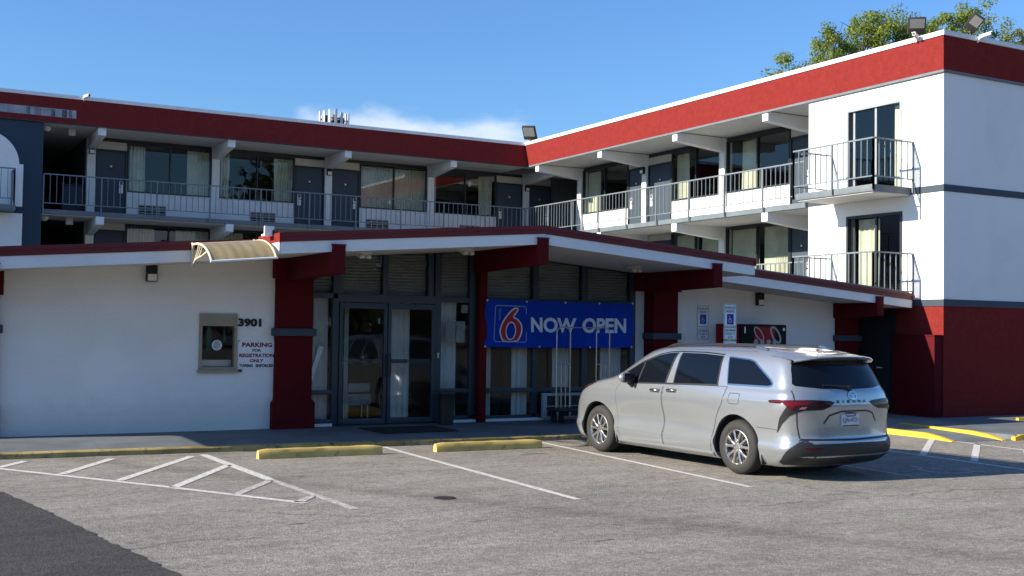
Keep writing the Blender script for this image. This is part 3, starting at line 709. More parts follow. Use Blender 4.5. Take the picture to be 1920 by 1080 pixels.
# ---- dark end block at the far left with its white arch and balcony
g = MB(); g.box(-6, 4.24, 35.56, 46.2, 0, 7.66); obj('end_block_wall', g, 'block_blue', motel)
for z in (6.30, 3.78):
    poly = [(1.4, z-1.12), (3.71, z-1.12), (3.71, z+0.09), (3.60, z+0.09)] + [(2.6+1.0*math.cos(rad(a)), z+0.07+0.95*math.sin(rad(a))) for a in range(4, 181, 8)] + [(1.4, z+0.07)]
    g = MB(); g.prism(poly, lambda u, v, t: (u, 35.56-0.12*(1-t), v)); obj('arch_panel', g, 'white', motel)
    g = MB(); g.box(0.9, 3.46, 34.68, 35.43, z-1.30, z-1.15); obj('balcony_slab', g, 'slab', motel)
    railing([(3.42, 35.42), (3.42, 34.72), (0.95, 34.72)], z-1.15, 'balcony_railing', posts=1.2)
g = MB(); g.box(-6, 3.72, 35.43, 35.555, 2.0, 4.98); obj('end_block_panel', g, 'white', motel)

# ---- scar of a removed sign on the fascia
m, nt, bs = new_mat('sign_scar')
st = ramp(nt, noise(nt, 1.0, 3, 0.6, None, (9, 1, 0.6)), 0.40, (0.06, 0.065, 0.065), 0.56, (0.30, 0.27, 0.27))
nt.links.new(mix(nt, 1.0, st, ramp(nt, noise(nt, 9, 5), 0.3, 0.6, 0.7, 1.0), 'MULTIPLY'), bs.inputs['Base Color']); bs.inputs['Roughness'].default_value = 0.85
M['scar'] = m
m2 = paint('pale_sign_scar', (0.44, 0.40, 0.40), 0.85, 0.22, 6, 50, 0.2, streak=0.2); M['scar_pale'] = m2
fy = lambda z: 35.75-0.25*(8.47-z)/0.78
def scar(x0, x1, z0, z1, off): return [(x0, fy(z0)-off, z0), (x1, fy(z0)-off, z0), (x1, fy(z1)-off, z1), (x0, fy(z1)-off, z1)]
g = MB(); g.add(scar(1.5, 5.12, 7.865, 8.115, 0.004), [(0, 1, 2, 3)]); sc_ = obj('removed_sign_scar', g, 'scar_pale', motel)
for i, (x0, x1) in enumerate(((3.76, 3.86), (3.98, 4.15), (4.42, 4.54), (4.72, 4.86), (4.92, 5.0))):
    g = MB(); g.add(scar(x0, x1, 7.872, 8.10, 0.007), [(0, 1, 2, 3)]); obj('ghost_letter', g, 'scar', sc_)
# round lamp and square vent on the passage ceilings
for f, t in ((F3, ROOF), (F2, F3-0.16)):
    g = MB(); g.lathe([(0.0, -0.13), (0.07, -0.12), (0.11, -0.07), (0.12, 0.0), (0.0, 0.0)], (4.42, 36.4, t), n=16); obj('passage_lamp', g, 'led', motel, smooth=50)
    g = MB(); g.box(5.02, 5.22, 36.3, 36.5, t-0.2, t); obj('passage_box', g, 'cream', motel, bevel=0.01)
g = MB(); g.box(5.05, 5.7, 37.6, 38.0, F3, F3+0.95); g.box(5.02, 5.73, 37.57, 38.03, F3+0.95, F3+1.0)
tag(obj('utility_bin', g, 'navy', None, bevel=0.02, base=(5.37, 37.8, F3)), 'dark blue bin in the shade of the upper floor passage left of the first door', 'bin')
# ------------------------------------------------------------------ single storey office
office = thing('motel_office', 'low white motel office with a shallow red edged gable over a glazed entrance', 'building', (10.06, 19.2, 0))
AX, AZ, SL = 10.06, 3.655, 0.0785            # ridge x, ridge height, slope
rz_ = lambda x: AZ-SL*abs(x-AX)
def roof_piece(x0, x1, y0, y1, ztop, zbot, name, mat, parent=office, bevel=0):
    """slab following the roof slope between depths ztop, zbot below the roof surface"""
    g = MB(); xs = [x0] + ([AX] if x0 < AX < x1 else []) + [x1]; vs = []
    for x in xs:
        z = rz_(x); vs += [(x, y0, z-ztop), (x, y0, z-zbot), (x, y1, z-zbot), (x, y1, z-ztop)]
    fs = [(0, 1, 2, 3), tuple(4*(len(xs)-1)+k for k in (3, 2, 1, 0))]
    for i in range(len(xs)-1):
        for k in range(4): fs.append((4*i+k, 4*i+4+k, 4*i+4+(k+1) % 4, 4*i+(k+1) % 4))
    g.add(vs, fs); return obj(name, g, mat, parent)
XL, XR, YH, YL = 5.42, 14.75, 16.95, 18.00
XE0, XE1 = -0.45, 20.2
# decking
roof_piece(XL+0.03, XR-0.03, YH+0.03, 27, 0.02, 0.15, 'roof', 'roof')
roof_piece(XE0+0.03, XL+0.01, YL+0.03, 27, 0.021, 0.151, 'roof', 'roof')
roof_piece(XR-0.01, XE1-0.03, YL+0.03, 27, 0.021, 0.151, 'roof', 'roof')
# red metal edge in two steps over a white board
def eave(x0, x1, y, ends, dz=0.0):
    roof_piece(x0, x1, y-0.035, y, -0.02+dz, 0.045+dz, 'roof_edge_trim', 'red_trim')
    roof_piece(x0, x1, y-0.02, y+0.001, 0.045+dz, 0.125+dz, 'roof_edge_trim', 'red_trim')
    roof_piece(x0, x1, y-0.005, y+0.03, 0.125+dz, 0.305+dz, 'fascia_board', 'white_trim')
    for xe, yb in ends:
        s = -1 if xe == x0 else 1
        a, b = (xe-0.03, xe) if s < 0 else (xe, xe+0.03)
        roof_piece(a, b, y-0.033, yb, -0.018+dz, 0.125+dz, 'roof_edge_trim', 'red')  # end returns take the lighter red to stand in for sunlight
        roof_piece(a+0.006, b-0.006, y, yb, 0.125+dz, 0.303+dz, 'fascia_board', 'white_trim')
eave(XL, XR, YH, [(XL, YL+0.02), (XR, YL+0.02)])
eave(XE0, XL-0.03, YL, [(XE0, 26)], 0.035)
eave(XR+0.03, XE1, YL, [(XE1, 26)], 0.075)
# soffits
roof_piece(XL+0.002, XR-0.002, YH+0.032, 19.36, 0.27, 0.30, 'soffit', 'soffit')
roof_piece(XE0+0.01, XL-0.002, YL+0.032, 19.3, 0.31, 0.335, 'soffit', 'soffit')
roof_piece(XR+0.002, XE1-0.01, YL+0.032, 19.3, 0.35, 0.375, 'soffit', 'soffit')
# plain walls left and right of the glazing
def wall_poly(x0, x1, y0, y1, zoff, hole=None):
    """wall from the ground up to the roof slope, optional rectangular hole (x0, x1, z0, z1)"""
    g = MB(); hs = [x0, x1] if not hole else [x0, hole[0], hole[1], x1]
    def pc(a, b, za, zb):
        ta = rz_(a)-zoff if za is None else za; tb = rz_(b)-zoff if za is None else za
        g.prism([(a, zb), (b, zb), (b, tb), (a, ta)], lambda u, v, t: (u, y0 if t == 0 else y1, v))
    if not hole: pc(x0, x1, None, 0.0)
    else:
        pc(x0, hole[0], None, 0.0); pc(hole[1], x1, None, 0.0); pc(hole[0], hole[1], hole[2], 0.0); pc(hole[0], hole[1], None, hole[3])
    return g
obj('wall', wall_poly(1.1, 6.60, 19.2, 19.4, 0.32, (4.80, 5.40, 1.14, 2.06)), 'white', office)
obj('wall', wall_poly(14.0, 19.72, 19.2, 19.4, 0.36), 'white', office)
g = MB(); g.box(1.1, 1.3, 19.4, 26, 0, 2.6); g.box(19.4, 19.6, 19.4, 26, 0, 2.5); g.box(1.1, 19.6, 25.9, 26.0, 0, 2.5); obj('wall', g, 'white', office)
g = MB(); g.box(13.706, 13.96, 19.42, 19.52, 0.1, 3.05); obj('wall', g, 'white', office)
# faint scuffs low on the left wall are in the stucco material
# columns
def column(x, y, front, parent, zt, w=0.66, dep=0.52, capl=0.0):
    """red pier: base, shaft, slate band, cap and the beam carried by it up to the eave"""
    g = MB(); a = w/2
    g.box(x-a, x+a, y, y+dep, 0.62, zt-0.36); col = obj('column', g, 'dark_red', parent, bevel=0.01)
    g = MB(); g.box(x-a-0.045, x+a+0.045, y-0.05, y+dep, 0.0, 0.57)
    g.add([(x-a-0.045, y-0.05, 0.571), (x+a+0.045, y-0.05, 0.571), (x+a+0.045, y+dep, 0.571), (x-a-0.045, y+dep, 0.571), (x-a-0.002, y-0.004, 0.63), (x+a+0.002, y-0.004, 0.63), (x+a+0.002, y+dep, 0.63), (x-a-0.002, y+dep, 0.63)],
          [(0, 1, 5, 4), (1, 2, 6, 5), (2, 3, 7, 6), (3, 0, 4, 7), (4, 5, 6, 7), (3, 2, 1, 0)])
    obj('base', g, 'dark_red', col)
    g = MB(); g.box(x-a-0.055, x+a+0.055, y-0.06, y+dep+0.01, 1.715, 1.85); obj('band', g, 'slate', col, bevel=0.02)
    g = MB(); g.box(min(x-a-0.05, x-capl) if capl else x-a-0.05, x+a+0.05, y-0.05, y+dep+0.02, zt-0.36, zt+0.02); obj('cap', g, 'dark_red', col, bevel=0.006)
def beam_o(x, y0, y1, zt, zb, parent, hw=0.105):
    """tapered beam under the eave, its blunt end rising in front of the fascia board"""
    g = MB()
    g.prism([(y0, zb), (y0, zt), (y0+0.045, zt), (y0+0.045, zt-0.07), (y1, zt-0.05), (y1, zb-0.06)], lambda u, v, t: (x-hw+2*hw*t, u, v))
    obj('roof_beam', g, 'dark_red', parent, bevel=0.005)
    g = MB(); g.box(x-hw-0.012, x+hw+0.012, y0-0.012, y0+0.05, zt, zt+0.018); obj('beam_cap', g, 'red_trim', parent)
column(6.385, 19.10, 0, office, 3.06, dep=0.25)
column(14.285, 19.10, 0, office, 3.06, w=0.62, dep=0.42, capl=0.62)
column(1.39, 19.10, 0, office, 2.66, dep=0.25)
column(19.40, 19.08, 0, office, 2.60, w=0.62, dep=0.25)
beam_o(6.34, YH-0.06, 19.08, 3.155, 2.72, office)
beam_o(10.03, YH-0.06, 19.3, 3.445, 3.01, office)
beam_o(13.83, YH-0.06, 19.08, 3.155, 2.725, office)
beam_o(1.50, YL-0.06, 19.05, 2.72, 2.32, office, 0.10)
beam_o(19.19, YL-0.06, 19.05, 2.695, 2.285, office, 0.10)
g = MB(); g.box(10.02, 10.17, 19.18, 19.34, 0.13, 3.3); obj('entrance_post', g, 'dark_red', office, bevel=0.005)

# ---- storefront: frames and panes
SF = 'store_frame'; Y0, Y1 = 19.36, 19.46
g = MB()
def fr(x0, x1, z0, z1, y0=Y0, y1=Y1): g.box(x0, x1, y0, y1, z0, z1)
soffit_z = lambda x: rz_(x)-0.29
# verticals
for x0, x1, zb in ((6.62, 6.80, 0.25), (7.17, 7.29, 0.14), (9.17, 9.30, 0.14), (9.90, 10.02, 0.25), (10.17, 10.23, 0.25), (11.28, 11.40, 0.25), (12.41, 12.54, 0.25), (13.58, 13.705, 0.25)):
    xm = (x0+x1)/2; fr(x0, x1, zb, min(soffit_z(x0), soffit_z(x1))+0.02)
for x0, x1 in ((7.28, 7.36), (8.12, 8.22), (9.03, 9.13)):
    pass
fr(7.262, 7.352, 2.481, soffit_z(7.27)+0.02, Y0-0.002, Y1-0.002); fr(8.12, 8.22, 2.481, soffit_z(8.12)+0.02); fr(9.03, 9.13, 2.481, soffit_z(9.03)+0.02)
# horizontals
fr(6.80, 7.262, 2.39, 2.48); fr(7.29, 9.17, 2.33, 2.48); fr(9.30, 9.90, 2.37, 2.47)
fr(6.80, 7.17, 0.69, 0.76); fr(6.80, 7.17, 0.18, 0.25)
fr(9.30, 9.90, 0.69, 0.76); fr(9.30, 9.90, 0.18, 0.25)
for x0, x1 in ((10.23, 11.28), (11.40, 12.41), (12.54, 13.58)):
    fr(x0, x1, 2.40, 2.48); fr(x0, x1, 0.67, 0.755); fr(x0, x1, 0.16, 0.235)
sfm = obj('storefront_frame', g, SF, office, bevel=0.004)
for x0, x1 in ((6.62, 7.17), (9.30, 10.02), (10.17, 13.62)): obj('storefront_sill', MB().box(x0, x1, 19.30, 19.5, 0.10, 0.178), 'white_trim', office)
# panes: one mesh per pane
def pane(x0, x1, z0, z1a, z1b=None, y=19.41, parent=sfm, mat='store_glass'):
    z1b = z1a if z1b is None else z1b
    g = MB(); g.add([(x0, y, z0), (x1, y, z0), (x1, y, z1b), (x0, y, z1a)], [(0, 1, 2, 3)])
    obj('pane', g, mat, parent)
tops = lambda x: soffit_z(x)+0.01
for x0, x1, zb in ((6.80, 7.262, 2.48), (7.352, 8.12, 2.48), (8.22, 9.03, 2.48), (9.13, 9.90, 2.47), (10.23, 11.28, 2.48), (11.40, 12.41, 2.48), (12.54, 13.58, 2.48)):
    pane(x0, x1, zb, tops(x0), tops(x1))
for x0, x1 in ((6.80, 7.17), (9.30, 9.90), (10.23, 11.28), (11.40, 12.41), (12.54, 13.58)):
    pane(x0, x1, 0.755, 2.40); pane(x0, x1, 0.25, 0.68)
# entrance doors
for i, (x0, x1, hinge) in enumerate(((7.295, 8.205, 0), (8.225, 9.165, 1))):
    g = MB(); yA, yB = 19.335, 19.385
    g.box(x0, x0+0.065, yA, yB, 0.15, 2.32); g.box(x1-0.065, x1, yA, yB, 0.15, 2.32)
    g.box(x0+0.065, x1-0.065, yA, yB, 2.22, 2.32); g.box(x0+0.065, x1-0.065, yA, yB, 0.15, 0.25)
    d = obj('entrance_door', g, SF, office, bevel=0.003)
    g = MB(); g.add([(x0+0.06, 19.36, 0.24), (x1-0.06, 19.36, 0.24), (x1-0.06, 19.36, 2.23), (x0+0.06, 19.36, 2.23)], [(0, 1, 2, 3)]); obj('pane', g, 'store_glass', d)
    g = MB(); xa, xb = (x0+0.46, x0+0.86) if i == 0 else (x0+0.06, x0+0.42)
    g.box(x0+0.06, x1-0.06, 19.40, 19.43, 1.262, 1.284); g.box(xa, xb, 19.39, 19.45, 1.235, 1.31); obj('push_bar', g, 'black', d, bevel=0.006)
    g = MB(); xh = x1-0.035 if i == 0 else x0+0.035
    g.tube([(xh, 19.335, 1.02), (xh, 19.28, 1.02), (xh, 19.28, 1.40), (xh, 19.335, 1.40)], 0.011, 8); obj('handle', g, 'black', d, smooth=50)
g = MB(); g.lathe([(0, 0), (0.022, 0), (0.022, 0.03), (0, 0.03)], (9.235, 19.33, 1.41), 'y', 12); obj('lock_cylinder', g, 'steel', office)
g = MB(); g.box(9.22, 9.25, 19.34, 19.362, 1.33, 1.43); obj('lock_plate', g, 'steel', office)
# notices on the glass, fixed to the panes
for x0, x1, z0, z1 in ((9.42, 9.62, 1.62, 2.02), (9.64, 9.82, 1.62, 2.02), (9.74, 9.88, 2.18, 2.33), (8.05, 8.10, 1.95, 2.05)):
    g = MB(); g.add([(x0, 19.415, z0), (x1, 19.415, z0), (x1, 19.415, z1), (x0, 19.415, z1)], [(0, 1, 2, 3)]); obj('notice', g, 'notice', sfm)
# pleated shades behind the clerestory
m, nt, bs = new_mat('pleated_shade')
tc = nt.nodes.new('ShaderNodeTexCoord'); wv = nt.nodes.new('ShaderNodeTexWave'); wv.bands_direction = 'Z'; wv.inputs['Scale'].default_value = 5.2; wv.inputs['Distortion'].default_value = 2.2; wv.inputs['Detail'].default_value = 2; wv.inputs['Detail Scale'].default_value = 0.8
nt.links.new(tc.outputs['Object'], wv.inputs[0])
nt.links.new(ramp(nt, wv.outputs['Fac'], 0.2, (0.165, 0.171, 0.171), 0.8, (0.20, 0.206, 0.204)), bs.inputs['Base Color']); bs.inputs['Roughness'].default_value = 0.9
M['shade'] = m
for x0, x1 in ((6.8, 7.265), (7.35, 8.12), (8.22, 9.03), (9.13, 9.9), (10.23, 11.28), (11.40, 12.41), (12.54, 13.58)):
    def fn(u, v):
        x = x0+(x1-x0)*u; zt = rz_(x)-0.31; z = 2.40+(zt-2.40)*v
        return (x, 19.50+0.018*math.sin(v*(zt-2.4)*2*PI/0.055+0.8*math.sin(u*5)), z)
    g = MB(); g.grid(8, 60, fn); obj('window_shade', g, 'shade', office, smooth=180)
# sheer curtains
for x0, x1, d in ((6.82, 7.16, 0.12), (7.62, 7.70, 0.5), (8.36, 8.86, 0.35), (9.31, 9.72, 0.14), (10.22, 10.48, 0.12), (10.93, 11.27, 0.12), (11.86, 12.25, 0.14), (12.56, 12.66, 0.12), (13.0, 13.5, 0.14), (8.30, 8.40, 0.3)):
    g = MB(); wavy(g, lambda s, dd, z: (s, 19.46+dd, z), x0, x1, 0.2, 2.40, d, 0.025); obj('curtain', g, 'sheer', office, smooth=180)
# lobby shell
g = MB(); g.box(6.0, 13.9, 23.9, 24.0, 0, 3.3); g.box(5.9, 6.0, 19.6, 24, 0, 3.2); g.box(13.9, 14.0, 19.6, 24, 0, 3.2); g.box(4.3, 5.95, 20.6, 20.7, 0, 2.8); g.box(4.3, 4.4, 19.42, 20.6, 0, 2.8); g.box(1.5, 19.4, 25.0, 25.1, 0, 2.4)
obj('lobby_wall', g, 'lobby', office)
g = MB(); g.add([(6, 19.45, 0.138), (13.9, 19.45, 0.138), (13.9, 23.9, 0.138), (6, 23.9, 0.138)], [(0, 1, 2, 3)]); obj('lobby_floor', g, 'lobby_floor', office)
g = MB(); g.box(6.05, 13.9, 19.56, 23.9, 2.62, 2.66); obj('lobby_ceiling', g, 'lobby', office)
g = MB(); g.prism([(11.3, 0.16), (12.0, 0.16), (12.0, 1.2), (11.85, 1.75), (11.4, 2.3), (11.3, 2.3)], lambda u, v, t: (u, 20.6+0.1*t, v)); obj('lobby_partition', g, 'black', office)
# night service window in the left wall
g = MB(); x0, x1, z0, z1 = 4.775, 5.41, 1.12, 2.08
g.box(x0, x0+0.05, 19.165, 19.3, z0, z1); g.box(x1-0.045, x1, 19.165, 19.3, z0, z1); g.box(x0+0.05, x1-0.045, 19.165, 19.3, 1.87, z1); g.box(x0+0.05, x1-0.045, 19.165, 19.3, z0, 1.185)
sw = obj('service_window', g, 'bronze_frame', office, bevel=0.004)
g = MB()
for k in range(5): g.box(x0+0.01, x1-0.01, 19.158, 19.166, 1.895+k*0.036, 1.915+k*0.036)
obj('shutter_box', g, 'bronze_frame', sw)
g = MB(); g.add([(x0+0.05, 19.24, 1.185), (x1-0.045, 19.24, 1.185), (x1-0.045, 19.24, 1.87), (x0+0.05, 19.24, 1.87)], [(0, 1, 2, 3)]); obj('glass', g, 'store_glass', sw)
g = MB(); cx, cz = 5.085, 1.55
for r in (0.085, 0.062, 0.042, 0.022): g.lathe([(r-0.009 if r < 0.08 else r-0.016, -0.012), (r, -0.012), (r, 0.0), (r-0.009 if r < 0.08 else r-0.016, 0.0)], (cx, 19.235, cz), 'y', 28)
obj('speaker_grille', g, 'sign_white', sw, smooth=40)
g = MB(); g.box(x0-0.02, x1+0.02, 19.12, 19.2, 1.095, 1.14); obj('sill', g, 'bronze_frame', sw, bevel=0.004)
g = MB(); g.box(x0+0.055, x1-0.05, 19.33, 19.6, 1.19, 1.30); obj('counter', g, 'alu', sw)
g = MB(); g.box(4.98, 5.06, 19.5, 19.53, 1.45, 1.85); g.box(5.25, 5.29, 19.45, 19.47, 1.6, 1.86); obj('blind_strip', g, 'ink_green', sw)
# ------------------------------------------------------------------ loose and fixed things
def wheel_stop(x0, x1, y, label, dy=0.0):
    g = MB(); L = x1-x0
    pr_ = [(-0.078, 0), (-0.068, 0.075), (-0.045, 0.125), (-0.02, 0.138), (0.02, 0.138), (0.045, 0.125), (0.068, 0.075), (0.078, 0)]
    n = 14; vs = []
    for i in range(n+1):
        u = i/n; e = 0.0
        k = 1.0 if 0 < i < n else 0.86
        x = x0+L*u
        for (a, b) in pr_: vs.append((x, y+dy*(u-0.5)+a*k*(1+0.03*math.sin(u*17+a*40)), b*k+(0.004*math.sin(u*23+a*50) if b > 0.1 else 0)))
    m_ = len(pr_); fs = [tuple(range(m_)), tuple(n*m_+k for k in range(m_-1, -1, -1))]
    for i in range(n):
        for k in range(m_-1): fs.append((i*m_+k, (i+1)*m_+k, (i+1)*m_+k+1, i*m_+k+1))
        fs.append((i*m_+m_-1, (i+1)*m_+m_-1, (i+1)*m_, i*m_))
    g.add(vs, fs)
    return tag(obj('wheel_stop', g, 'yellow', None, base=((x0+x1)/2, y, 0), smooth=40), label, 'wheel stop', 'yellow wheel stops at the stall heads')
wheel_stop(4.86, 6.72, 16.02, 'yellow concrete wheel stop nearest the striped triangle, in front of the red pillar', -0.05)
wheel_stop(7.60, 9.42, 15.93, 'yellow concrete wheel stop in the empty stall in front of the entrance doors', -0.08)
wheel_stop(10.34, 12.15, 15.85, 'yellow wheel stop mostly hidden under the nose of the silver minivan', -0.08)

# banner ---------------------------------------------------------
bx0, bx1, bz0, bz1 = 10.12, 13.52, 1.545, 2.445
def by(u, v):   # slack cloth hung in front of the frames
    return 19.17+0.012*math.sin(u*9)+0.014*math.sin(u*4+v*3)+0.010*math.cos(v*7+u*3)+0.003*math.sin(u*17-v*9)
def bmap(off): return lambda u, v: (u, by(u, v)-off, v - 0.012*math.sin((u-bx0)/(bx1-bx0)*PI))
m, nt, bs = new_mat('banner_vinyl')
nt.links.new(ramp(nt, noise(nt, 1.2, 3), 0.3, (0.003, 0.034, 0.32), 0.7, (0.004, 0.046, 0.42)), bs.inputs['Base Color']); bs.inputs['Roughness'].default_value = 0.7; bs.inputs['Specular IOR Level'].default_value = 0.12
M['banner'] = m
M['banner_red'] = paint('banner_red', (0.42, 0.010, 0.022), 0.6, 0.08, 3, 60, 0)
M['banner_white'] = paint('banner_white', (0.66, 0.70, 0.78), 0.6, 0.06, 3, 60, 0)
M['banner_line'] = paint('banner_line', (0.20, 0.34, 0.62), 0.6, 0.06, 3, 60, 0)
g = MB(); f0 = bmap(0.0); f1 = bmap(-0.004)
g.grid(96, 24, lambda u, v: f0(bx0+(bx1-bx0)*u, bz0+(bz1-bz0)*v))
ban = tag(obj('banner', g, 'banner', None, base=(11.8, 19.17, 1.545), smooth=180), 'blue vinyl banner reading NOW OPEN hung across the lobby windows', 'banner')
pu = lambda px: bx0+(px-38)/(1830-38)*(bx1-bx0)     # measured on an enlarged crop
def pv(px, py):   # straighten the crop's perspective
    t = (px-38)/(1830-38); top = 40+t*62; bot = 600+t*25
    return bz1-(py-top)/(bot-top)*(bz1-bz0)
g = MB(); text_on(g, 'NOW', bmap(0.012), pu(560), pu(1105), pv(800, 432), pv(800, 255), 0.035)
text_on(g, 'OPEN', bmap(0.012), pu(1175), pu(1735), pv(1400, 446), pv(1400, 268), 0.035)
obj('lettering', g, 'banner_white', ban)
def stroke(mb, pts, w, mp, closed=False):
    pts = [Vector(p) for p in pts]; n = len(pts); vs = []
    for i, p in enumerate(pts):
        a = pts[(i-1) % n] if closed or i > 0 else p; b = pts[(i+1) % n] if closed or i < n-1 else p
        d = (b-a).normalized(); nn = Vector((-d.y, d.x)); ww = w(i/(n-1)) if callable(w) else w
        vs += [p+nn*ww/2, p-nn*ww/2]
    fs = [(2*i, 2*i+1, 2*i+3, 2*i+2) for i in range(n-1)]
    if closed: fs.append((2*n-2, 2*n-1, 1, 0))
    mb.add([mp(v.x, v.y) for v in vs], fs)
def rrect(x0, x1, z0, z1, r, k=5):
    out = []
    for cx, cz, a0 in ((x1-r, z1-r, 0), (x0+r, z1-r, 90), (x0+r, z0+r, 180), (x1-r, z0+r, 270)):
        for i in range(k+1): a = rad(a0+90*i/k); out.append((cx+r*math.cos(a), cz+r*math.sin(a)))
    return out
g = MB(); stroke(g, rrect(pu(140), pu(505), pv(300, 540), pv(300, 118), 0.05), 0.016, bmap(0.010), True); obj('logo_frame', g, 'banner_line', ban)
P = lambda a, b: (pu(a), pv(a, b))
six_out = [P(*q) for q in ((385, 140), (412, 150), (402, 178), (345, 250), (390, 268), (430, 310), (450, 370), (445, 440), (425, 495), (400, 538), (250, 538), (222, 490), (204, 425), (212, 360), (240, 290), (290, 215), (345, 160))]
six_in = [P(*q) for q in ((330, 305), (362, 325), (382, 380), (380, 440), (362, 495), (330, 515), (298, 498), (276, 445), (274, 385), (295, 330))]
def smooth2(pts, it=2):
    for _ in range(it):
        q = []
        for i in range(len(pts)):
            a, b = Vector(pts[i]), Vector(pts[(i+1) % len(pts)]); q += [tuple(a*.75+b*.25), tuple(a*.25+b*.75)]
        pts = q
    return pts
so_ = smooth2(six_out); si_ = smooth2(six_in)
pts = [Vector(p) for p in so_]+[Vector(p) for p in si_]; n1_, n2_ = len(so_), len(si_)
ed = [(i, (i+1) % n1_) for i in range(n1_)]+[(n1_+i, n1_+(i+1) % n2_) for i in range(n2_)]
vo, eo, fo, *_ = delaunay_2d_cdt(pts, ed, [], 2, 1e-6)
g = MB(); mp_ = bmap(0.010)
def in_poly(p, poly):
    r = False
    for i in range(len(poly)):
        a, b = poly[i], poly[(i+1) % len(poly)]
        if (a[1] > p[1]) != (b[1] > p[1]) and p[0] < (b[0]-a[0])*(p[1]-a[1])/(b[1]-a[1])+a[0]: r = not r
    return r
keep = [tuple(f) for f in fo if not in_poly((sum(vo[i].x for i in f)/len(f), sum(vo[i].y for i in f)/len(f)), si_)]
g.add([mp_(v.x, v.y) for v in vo], keep); obj('numeral', g, 'banner_red', ban)
g = MB(); stroke(g, so_, 0.026, bmap(0.014), True); stroke(g, si_, 0.02, bmap(0.014), True); obj('numeral_outline', g, 'banner_white', ban)
g = MB(); mm = bmap(0.010)
text_on(g, 'motel', lambda u, v: mm(pu(200)-0.03+v, pv(200, 285)+u), 0, pv(200, 155)-pv(200, 288), 0, 0.052, 0.0); obj('small_lettering', g, 'banner_line', ban)
g = MB()
for a, b in ((52, 52), (515, 68), (962, 80), (1398, 95), (1815, 105), (42, 596), (672, 598), (1270, 608), (1815, 618)):
    x, z = P(a, b); p = bmap(0.01)(x, z); g.lathe([(0.008, -0.004), (0.02, -0.004), (0.02, 0.004), (0.008, 0.004)], p, 'y', 12)
obj('eyelet', g, 'steel', ban)['kind'] = 'stuff'

# signs ---------------------------------------------------------
def sign_plate(name, label, x0, x1, z0, z1, y, mat='sign_white', r=0.02, rot=0.0):
    g = MB(); g.prism(rrect(x0, x1, z0, z1, r), lambda u, v, t: (u, y-0.006*(1-t), v))
    return tag(obj(name, g, mat, None, base=((x0+x1)/2, y, z0)), label, 'sign')
wl = lambda y: (lambda u, v: (u, y, v))
s1 = sign_plate('parking_sign', 'white wall sign reading parking for registration only, towing enforced', 5.435, 6.075, 1.155, 1.635, 19.19)
g = MB(); Y = 19.182
for t, a, b, c, d in (('PARKING', 5.50, 6.02, 1.522, 1.60), ('FOR', 5.68, 5.83, 1.442, 1.492), ('REGISTRATION', 5.455, 6.055, 1.348, 1.412), ('ONLY', 5.635, 5.875, 1.262, 1.322)):
    text_on(g, t, wl(Y), a, b, c, d, 0.045)
obj('lettering', g, 'ink_maroon', s1)
g = MB(); text_on(g, 'TOWING', wl(Y), 5.455, 5.69, 1.18, 1.235, 0.05); obj('lettering', g, 'ink_black', s1)
g = MB(); text_on(g, 'ENFORCED', wl(Y), 5.74, 6.05, 1.18, 1.235, 0.05); obj('lettering', g, 'ink_black', s1)
g = MB()
for x, z in ((5.445, 1.625), (6.062, 1.168)): g.lathe([(0, -0.008), (0.011, -0.006), (0.011, 0.0)], (x, 19.184, z), 'y', 8)
obj('screw', g, 'ink_black', s1)
g = MB(); vs, fs = text_geo('3901', 0.03, 0.92)
hn = MB(); text_on(hn, '3901', lambda u, v: (u, 19.193, v), 5.425, 5.825, 1.865, 2.005, 0.045)
# give the digits a little thickness
hn2 = MB(); n = len(hn.v); hn2.add(hn.v, hn.f); hn2.add([(x, y-0.012, z) for x, y, z in hn.v], hn.f)
ec = {}
for f in hn.f:
    for i in range(len(f)):
        e = (f[i], f[(i+1) % len(f)]); k = tuple(sorted(e)); ec[k] = None if k in ec else e
hn2.add([], [])
for k, e in ec.items():
    if e: hn2.f.append((e[0], e[1], e[1]+n, e[0]+n))
tag(obj('house_number', hn2, 'ink_black', None, base=(5.6, 19.193, 1.865)), 'black house number 3901 on the white wall above the parking sign', 'house number')
g = MB(); g.box(5.415, 5.50, 19.15, 19.199, 1.105, 1.142); tag(obj('door_buzzer', g, 'black', None, base=(5.46, 19.2, 1.105), bevel=0.005), 'small black buzzer box on the wall under the parking sign corner', 'buzzer')

